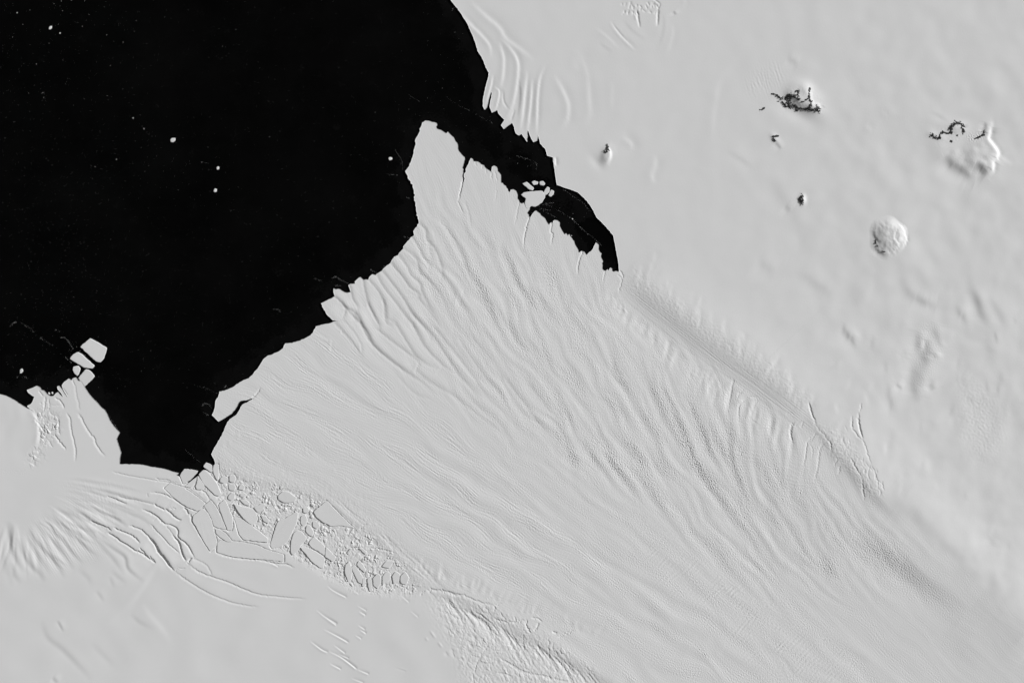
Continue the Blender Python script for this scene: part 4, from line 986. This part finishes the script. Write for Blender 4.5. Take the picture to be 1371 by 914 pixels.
for code, name, kind in ((0, 'ice_sheet', 'structure'), (1, 'glacier', 'structure'), (2, 'ice_shelf', 'structure'), (3, 'ice_rubble', 'stuff')):
    q = quad & (region == code)
    r, c = np.where(q)
    v00, v01, v10, v11 = r * NX + c, r * NX + c + 1, (r + 1) * NX + c, (r + 1) * NX + c + 1
    faces = np.stack([v00, v10, v11, v01], 1)
    # cliff walls where this region meets the water
    walls = []
    qp = np.pad(quad, 1)
    up, dn = ~qp[:-2, 1:-1] & q, ~qp[2:, 1:-1] & q
    lf, rt = ~qp[1:-1, :-2] & q, ~qp[1:-1, 2:] & q
    for msk, (ea, eb) in ((up, ((0, 1), (0, 0))), (dn, ((1, 0), (1, 1))), (lf, ((0, 0), (1, 0))), (rt, ((1, 1), (0, 1)))):
        rr, cc = np.where(msk)
        walls.append(np.stack([(rr + ea[0]) * NX + cc + ea[1], (rr + eb[0]) * NX + cc + eb[1]], 1))
    walls = np.concatenate(walls)
    used = np.unique(np.concatenate([faces.ravel(), walls.ravel()]))
    remap = np.full(NX * NY, -1, np.int64)
    remap[used] = np.arange(len(used))
    verts = np.stack([wx.ravel()[used], wy.ravel()[used], wz.ravel()[used]], 1)
    faces = remap[faces]
    if len(walls):
        wu = np.unique(walls)
        low = np.stack([wx.ravel()[wu], wy.ravel()[wu], np.full(len(wu), -0.2)], 1)
        rl = np.full(NX * NY, -1, np.int64)
        rl[wu] = len(used) + np.arange(len(wu))
        wf = np.stack([remap[walls[:, 0]], rl[walls[:, 0]], rl[walls[:, 1]], remap[walls[:, 1]]], 1)[:, ::-1]
        verts = np.concatenate([verts, low])
        faces = np.concatenate([faces, wf])
    o = mesh_np(name, verts, faces, M_SNOW)
    o['kind'] = kind
    if kind == 'stuff':
        o['label'] = 'crushed ice rubble packed between the floating blocks'
        o['category'] = 'ice rubble'

# the sea, one sheet to the horizon
S = 3500.0
sea = mesh_py('ocean', [(-S, -S, 0), (S, -S, 0), (S, S, 0), (-S, S, 0)], [(0, 1, 2, 3)], M_SEA)
sea['kind'] = 'structure'
# added sheet on the water: glow beside the bright ice fronts, painted in
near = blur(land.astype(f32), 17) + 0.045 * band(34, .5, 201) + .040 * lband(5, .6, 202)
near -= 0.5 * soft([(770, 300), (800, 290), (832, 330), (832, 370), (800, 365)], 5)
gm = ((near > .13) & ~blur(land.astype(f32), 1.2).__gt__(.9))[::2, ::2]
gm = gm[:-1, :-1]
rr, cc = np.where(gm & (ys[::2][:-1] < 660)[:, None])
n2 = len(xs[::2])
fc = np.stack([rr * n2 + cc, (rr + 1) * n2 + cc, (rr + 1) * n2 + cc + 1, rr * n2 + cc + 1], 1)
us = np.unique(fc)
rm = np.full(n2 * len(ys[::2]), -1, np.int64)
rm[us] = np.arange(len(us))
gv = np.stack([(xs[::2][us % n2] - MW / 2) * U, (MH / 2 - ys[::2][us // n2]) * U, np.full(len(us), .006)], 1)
o = mesh_np('front_glow', gv, rm[fc], M_GLOW)
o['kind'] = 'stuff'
o['label'] = 'thin dark grey sheet on the water, painted glow along the ice front'
o['category'] = 'glow sheet'
# the ice beyond the surveyed stretch
def outland(name, pts, z):
    v = [w3(x, y, z) for x, y in pts] + [w3(x, y, -2) for x, y in pts]
    n = len(pts)
    o = mesh_py(name, v, [tuple(range(n))[::-1]] + [(i, (i + 1) % n, n + (i + 1) % n, n + i) for i in range(n)], M_SNOW)
    o['kind'] = 'structure'
outland('ice_sheet', [(592, -68.5), (1439, -68.5), (1439, 982), (-68.5, 982), (-68.5, 509), (-9000, -800), (-20000, 20000), (20000, 20000), (20000, -20000), (-2500, -20000)], BASE - 0.02)

# ------------------------------------------------------------------ icebergs and blocks
def ring(poly, step, jit, r):
    out = []
    n = len(poly)
    for i in range(n):
        a, b = np.array(poly[i]), np.array(poly[(i + 1) % n])
        k = max(1, int(np.hypot(*(b - a)) / step))
        d = b - a
        nn_ = np.array([-d[1], d[0]]) / (np.hypot(*d) + 1e-9)
        for j in range(k):
            t = j / k
            q = a + d * t
            if j == 0:                                   # knock the corner off a little
                p0 = np.array(poly[i - 1])
                q = a * .86 + .07 * (b if np.hypot(*d) < 6 else a + d * 6 / np.hypot(*d)) + .07 * (p0 if np.hypot(*(p0 - a)) < 6 else a + (p0 - a) * 6 / np.hypot(*(p0 - a)))
            else:
                q = q + nn_ * r.normal() * jit
            out.append(q)
    return np.array(out)


def inset(p, d):
    e = np.roll(p, -1, 0) - np.roll(p, 1, 0)
    n_ = np.stack([-e[:, 1], e[:, 0]], 1) / (np.hypot(e[:, 0], e[:, 1])[:, None] + 1e-9)
    area = 0.5 * np.sum(p[:, 0] * np.roll(p[:, 1], -1) - p[:, 1] * np.roll(p[:, 0], -1))
    return p + n_ * d * (1 if area > 0 else -1)


def slab(name, poly, top, label, cat, group, tilt=0.02, seed=0, bevel=0.45, mat=None, shrink=0.0, step=2.2):
    r = np.random.default_rng(seed + 500)
    p = ring(poly, step, 0.22, r)
    if shrink:
        p = inset(p, shrink)
    c = p.mean(0)
    tx, ty = r.normal(size=2) * tilt
    q = inset(p, bevel)
    q2 = inset(p, bevel * 2.6)
    n = len(p)
    V_, F_ = [], []
    zt = lambda a: top + (a[0] - c[0]) * tx + (a[1] - c[1]) * ty
    V_ += [w3(a[0] - c[0] + MW / 2, a[1] - c[1] + MH / 2, -1.0) for a in p]
    V_ += [w3(a[0] - c[0] + MW / 2, a[1] - c[1] + MH / 2, zt(a) - bevel * .8) for a in p]
    V_ += [w3(a[0] - c[0] + MW / 2, a[1] - c[1] + MH / 2, zt(a) - bevel * .12) for a in q]
    V_ += [w3(a[0] - c[0] + MW / 2, a[1] - c[1] + MH / 2, zt(a) + r.normal() * .02) for a in q2]
    for L_ in range(3):
        for i in range(n):
            j = (i + 1) % n
            F_.append((L_ * n + i, L_ * n + j, (L_ + 1) * n + j, (L_ + 1) * n + i))
    F_.append(tuple(range(3 * n, 4 * n)))
    area = 0.5 * np.sum(p[:, 0] * np.roll(p[:, 1], -1) - p[:, 1] * np.roll(p[:, 0], -1))
    if area > 0:                                         # clockwise on the ground once y points north
        F_ = [f[::-1] for f in F_]
    o = mesh_py(name, V_, F_, mat or M_BLOCK)
    o.location = w3(c[0], c[1], 0)
    o['label'] = label
    o['category'] = cat
    if group:
        o['group'] = group
    return o


for k, (t, s, lab) in enumerate(BLOCKS):
    slab('ice_block', P(t, s), BASE + 0.22 + 0.16 * ((k * 37) % 7 - 3) / 3, lab, 'ice block', 'ice blocks locked in the broken zone', 0.014, k, 0.25, shrink=0.05)
for k, (t, s, lab, cat) in enumerate(BERGS):
    pl = P(t, s)
    sz = math.sqrt(abs(0.5 * sum(a[0] * b[1] - a[1] * b[0] for a, b in zip(pl, pl[1:] + pl[:1]))))
    slab('iceberg', pl, min(1.9, .6 + sz * .12), lab, cat, 'icebergs afloat off the ice front', 0.02, 100 + k, min(.4, sz * .1), step=max(1.0, min(2.2, sz * .3)))
for k, (x, y) in enumerate(SPECKS):
    r0 = SPECK_R.get(k, 0.33) * (0.85 + .4 * random.random())
    n = random.choice((5, 6, 7))
    a0 = random.random() * 6.28
    pl = [(x + r0 * random.uniform(.7, 1.15) * math.cos(a0 - i * 6.283 / n), y + r0 * random.uniform(.6, 1.0) * math.sin(a0 - i * 6.283 / n)) for i in range(n)]
    slab('growler', pl, .35 + .3 * r0, 'tiny grey ice speck afloat on the black water', 'growler', 'tiny ice specks on the water', 0.05, 200 + k, .1, step=2.0)

# drifting crumbs and the thin lines they gather in: one uncountable mass
LINES = [('V3', '108,228 130,260 145,285 150,330', 40), ('V3', '70,355 120,360', 12), ('V6', '50,65 65,50 85,42', 34), ('V6', '108,46 130,60 150,70 172,92', 26), ('V6', '308,120 325,122 345,135 360,160 372,178', 50), ('V6', '200,130 212,122', 10), ('V6', '212,125 240,145 268,160', 14),
    ('V6', '330,218 350,235 368,250', 26), ('V6', '85,325 95,318', 8), ('V6', '115,315 150,332', 12), ('V6', '1030,468 1042,458 1060,460 1078,478', 40), ('V6', '1035,500 1070,520', 14), ('V6', '990,360 1050,380 1105,402', 20), ('V6', '280,80 305,92', 10), ('V6', '940,690 1020,755', 12),
    ('V6', '545,500 575,550 606,600', 24), ('V4', '205,515 225,505 260,525 300,545', 60), ('V4', '225,560 255,562', 14), ('V4', '95,515 140,530', 14), ('V4', '440,462 475,480', 18), ('V4', '640,258 680,272', 18), ('V4', '660,20 680,28', 8), ('V4', '515,450 525,440', 8),
    ('V5', '485,155 515,158 525,170', 16), ('V5', '185,635 195,622 205,632', 14), ('V3', '960,428 1020,470 1070,505 1120,555 1140,585', 60), ('V3', '845,522 880,505 920,500', 26), ('V3', '850,530 900,540', 16), ('V3', '930,535 960,550 1010,580 1060,630 1110,672 1160,715', 80), ('V3', '860,540 930,575', 20),
    ('V3', '730,262 770,272 800,280', 16), ('V3', '780,318 830,298 832,330', 16), ('V3', '880,510 910,520', 14), ('V1', '370,495 440,540 520,580 610,630', 30), ('V1', '170,480 240,520', 12), ('V1', '730,795 830,830', 18), ('V1', '400,55 412,38', 12), ('O0', '168,385 180,375 182,405', 8), ('O0', '570,505 605,545', 8), ('O0', '820,660 850,666', 8)]
fv, ff = [], []


def crumb(x, y, r):
    n = random.choice((3, 4, 5))
    b = len(fv)
    a0 = random.random() * 6.28
    for z in (-.2, .12 + .2 * r):
        for i in range(n):
            rr = r * random.uniform(.6, 1.1)
            fv.append(w3(x + rr * math.cos(a0 + i * 6.283 / n), y - rr * math.sin(a0 + i * 6.283 / n), z))
    ff.append(tuple(b + n + i for i in range(n)))
    for i in range(n):
        ff.append((b + i, b + (i + 1) % n, b + n + (i + 1) % n, b + n + i))


water = ~land
def afloat(x, y):
    return water[min(NY - 1, max(0, iy(y))), min(NX - 1, max(0, ix(x)))]
for t, s, n in LINES:
    p = smooth(P(t, s), step=.8)
    for k in range(int(n * 1.9)):
        q = p[random.randrange(len(p))]
        x, y = q[0] + random.gauss(0, .5), q[1] + random.gauss(0, .5)
        if afloat(x, y):
            crumb(x, y, abs(random.gauss(0, .09)) + .06)
for k in range(9000):
    x, y = random.uniform(-40, 620), random.uniform(-40, 520)
    dens = .25 + .75 * math.exp(-((x - 60) / 170) ** 2 - ((y - 300) / 260) ** 2)
    if random.random() < dens and afloat(x, y):
        crumb(x, y, abs(random.gauss(0, .07)) + .05)
for k in range(260):
    x, y = random.uniform(560, 825), random.uniform(100, 360)
    if afloat(x, y):
        crumb(x, y, abs(random.gauss(0, .1)) + .05)
o = mesh_py('brash_ice', fv, ff, M_BRASH)
o['kind'] = 'stuff'
o['label'] = 'fine brash ice crumbs drifting in threads on black water'
o['category'] = 'brash ice'

# ------------------------------------------------------------------ bare rock
ROCKS = [
 ([('N1', '350,640 375,595 420,570 440,600', 2.0), ('N1', '420,580 400,650 400,700', 2.1), ('N1', '440,605 500,615', 1.2), ('N1', '360,740 400,770 450,790', 2.8), ('N1', '440,780 520,795 570,840', 1.9), ('N1', '560,880 600,850 680,860 740,870', 1.5), ('N1', '740,860 800,855', 1.5), ('N1', '590,480 530,510', 1.0), ('N1', '505,590 540,630 600,665', 1.7), ('N1', '585,500 575,600', 1.3), ('N1', '800,850 870,880 920,870', 1.0)],
  'dark hooked rock ridge, largest bare rock of the left mountain group'),
 ([('N1', '820,440 805,500 800,590 810,650', 1.1), ('N1', '800,640 740,670 690,715 650,705', .8), ('N1', '810,650 845,730 825,790 815,830', 1.1)], 'thin rock rib right of the largest hooked ridge'),
 ([('N1', '945,790 985,830 1005,850', 1.4), ('N1', '950,880 1000,880 1010,900', 2.2)], 'dark rock knob at the right end of the left mountain group'),
 ([('N1', '40,550 110,555 170,590 215,630 240,655', .8), ('N1', '225,655 265,625', 1.2), ('N1', '165,700 190,700', .8)], 'thin curved rock band left of the largest hooked ridge'),
 ([('N1', '265,710 300,750 340,805', .9)], 'short straight rock streak under the thin curved rock band'),
 ([('H101', '25,334 48,322', .9)], 'lone small rock streak west of the left mountain group'),
 ([('H101', '84,470 115,465', 1.0), ('H101', '92,470 96,488', 1.5)], 'small triangular rock below the left mountain group'),
 ([('H101', '238,772 228,790 236,806', 2.1), ('H101', '225,790 240,800', 1.7)], 'dark rock face of the small cone above the round dome'),
 ([('N2', '345,285 360,250 400,215 445,205 475,225 495,240', 2.0), ('N2', '470,225 485,270 500,300', 1.4), ('N2', '350,280 360,315', 1.4), ('N2', '495,300 490,330', 1.0)], 'dark horseshoe rock wall of the right mountain group'),
 ([('N2', '135,345 160,355 195,375', 1.9), ('N2', '150,330 165,350', 1.3)], 'small dark rock spur left of the horseshoe rock wall'),
 ([('N2', '270,310 240,325 235,350 230,380', 1.1), ('N2', '270,315 320,322 350,315', .9)], 'broken rock rim between the small spur and the horseshoe wall'),
 ([('N2', '420,345 430,352', .9)], 'rock dot inside the horseshoe rock wall'),
 ([('N2', '350,405 360,415', 1.1)], 'small rock dot below the horseshoe rock wall'),
 ([('N2', '720,305 712,340', 1.5), ('N2', '712,335 660,370 620,385', .8)], 'dark rock notch at the foot of the long snow ridge'),
 ([('H78', '125,515 122,545', 1.3), ('H78', '120,530 138,540', .9), ('H78', '110,540 118,552', .8)], 'speckled rock on the snowy knoll beside the bay'),
 ([('H100', '634,298 634,318', .55), ('H100', '640,325 645,330', .4)], 'small dark rock on the shaded flank of the round dome'),
 ([('H100', '666,355 678,359', .5)], 'tiny rock streak at the lower foot of the round dome'),
]
for k, (lines, lab) in enumerate(ROCKS):
    segs = []
    for t, s, w in lines:
        p = smooth(P(t, s), step=1.0)
        segs += [(a, b, w * 1.2) for a, b in zip(p[:-1], p[1:])]
    A = np.array([q for a, b, w in segs for q in (a, b)])
    g = 0.28
    x0, y0, x1, y1 = A[:, 0].min() - 4, A[:, 1].min() - 4, A[:, 0].max() + 4, A[:, 1].max() + 4
    gx, gy = np.meshgrid(np.arange(x0, x1, g), np.arange(y0, y1, g))
    dn = np.full(gx.shape, 9.0)
    for a, b, w in segs:
        d = b - a
        t = np.clip(((gx - a[0]) * d[0] + (gy - a[1]) * d[1]) / (d @ d + 1e-9), 0, 1)
        dn = np.minimum(dn, np.hypot(gx - a[0] - t * d[0], gy - a[1] - t * d[1]) / w)
    r = np.random.default_rng(900 + k)
    def sm_noise(lam):
        a = r.standard_normal(gx.shape)
        kk = np.fft.fftfreq(gx.shape[0], g)[:, None] ** 2 + np.fft.rfftfreq(gx.shape[1], g)[None] ** 2
        a = np.fft.irfft2(np.fft.rfft2(a) * np.exp(-0.5 * kk * lam * lam), s=gx.shape)
        return a / (a.std() + 1e-9)
    dn = dn * .92 + sm_noise(4.0) * .34 + sm_noise(1.4) * .24
    inside = dn < 0.85
    z = ground(gx, gy) + np.where(inside, .12 + (0.85 - dn) * (.7 + .35 * sm_noise(1.2)), -.3)
    qd = inside[:-1, :-1] | inside[1:, :-1] | inside[:-1, 1:] | inside[1:, 1:]
    rr, cc = np.where(qd)
    nx_ = gx.shape[1]
    fc = np.stack([rr * nx_ + cc, (rr + 1) * nx_ + cc, (rr + 1) * nx_ + cc + 1, rr * nx_ + cc + 1], 1)
    us = np.unique(fc)
    rm = np.full(gx.size, -1)
    rm[us] = np.arange(len(us))
    cx0, cy0 = A.mean(0)
    cz = float(ground(cx0, cy0))
    vx = np.stack([(gx.ravel()[us] - cx0) * U, -(gy.ravel()[us] - cy0) * U, (z.ravel()[us] - cz) * U], 1)
    o = mesh_np('rock_outcrop', vx, rm[fc], M_ROCK)
    o.location = w3(cx0, cy0, cz)
    o['label'] = lab
    o['category'] = 'rock outcrop'
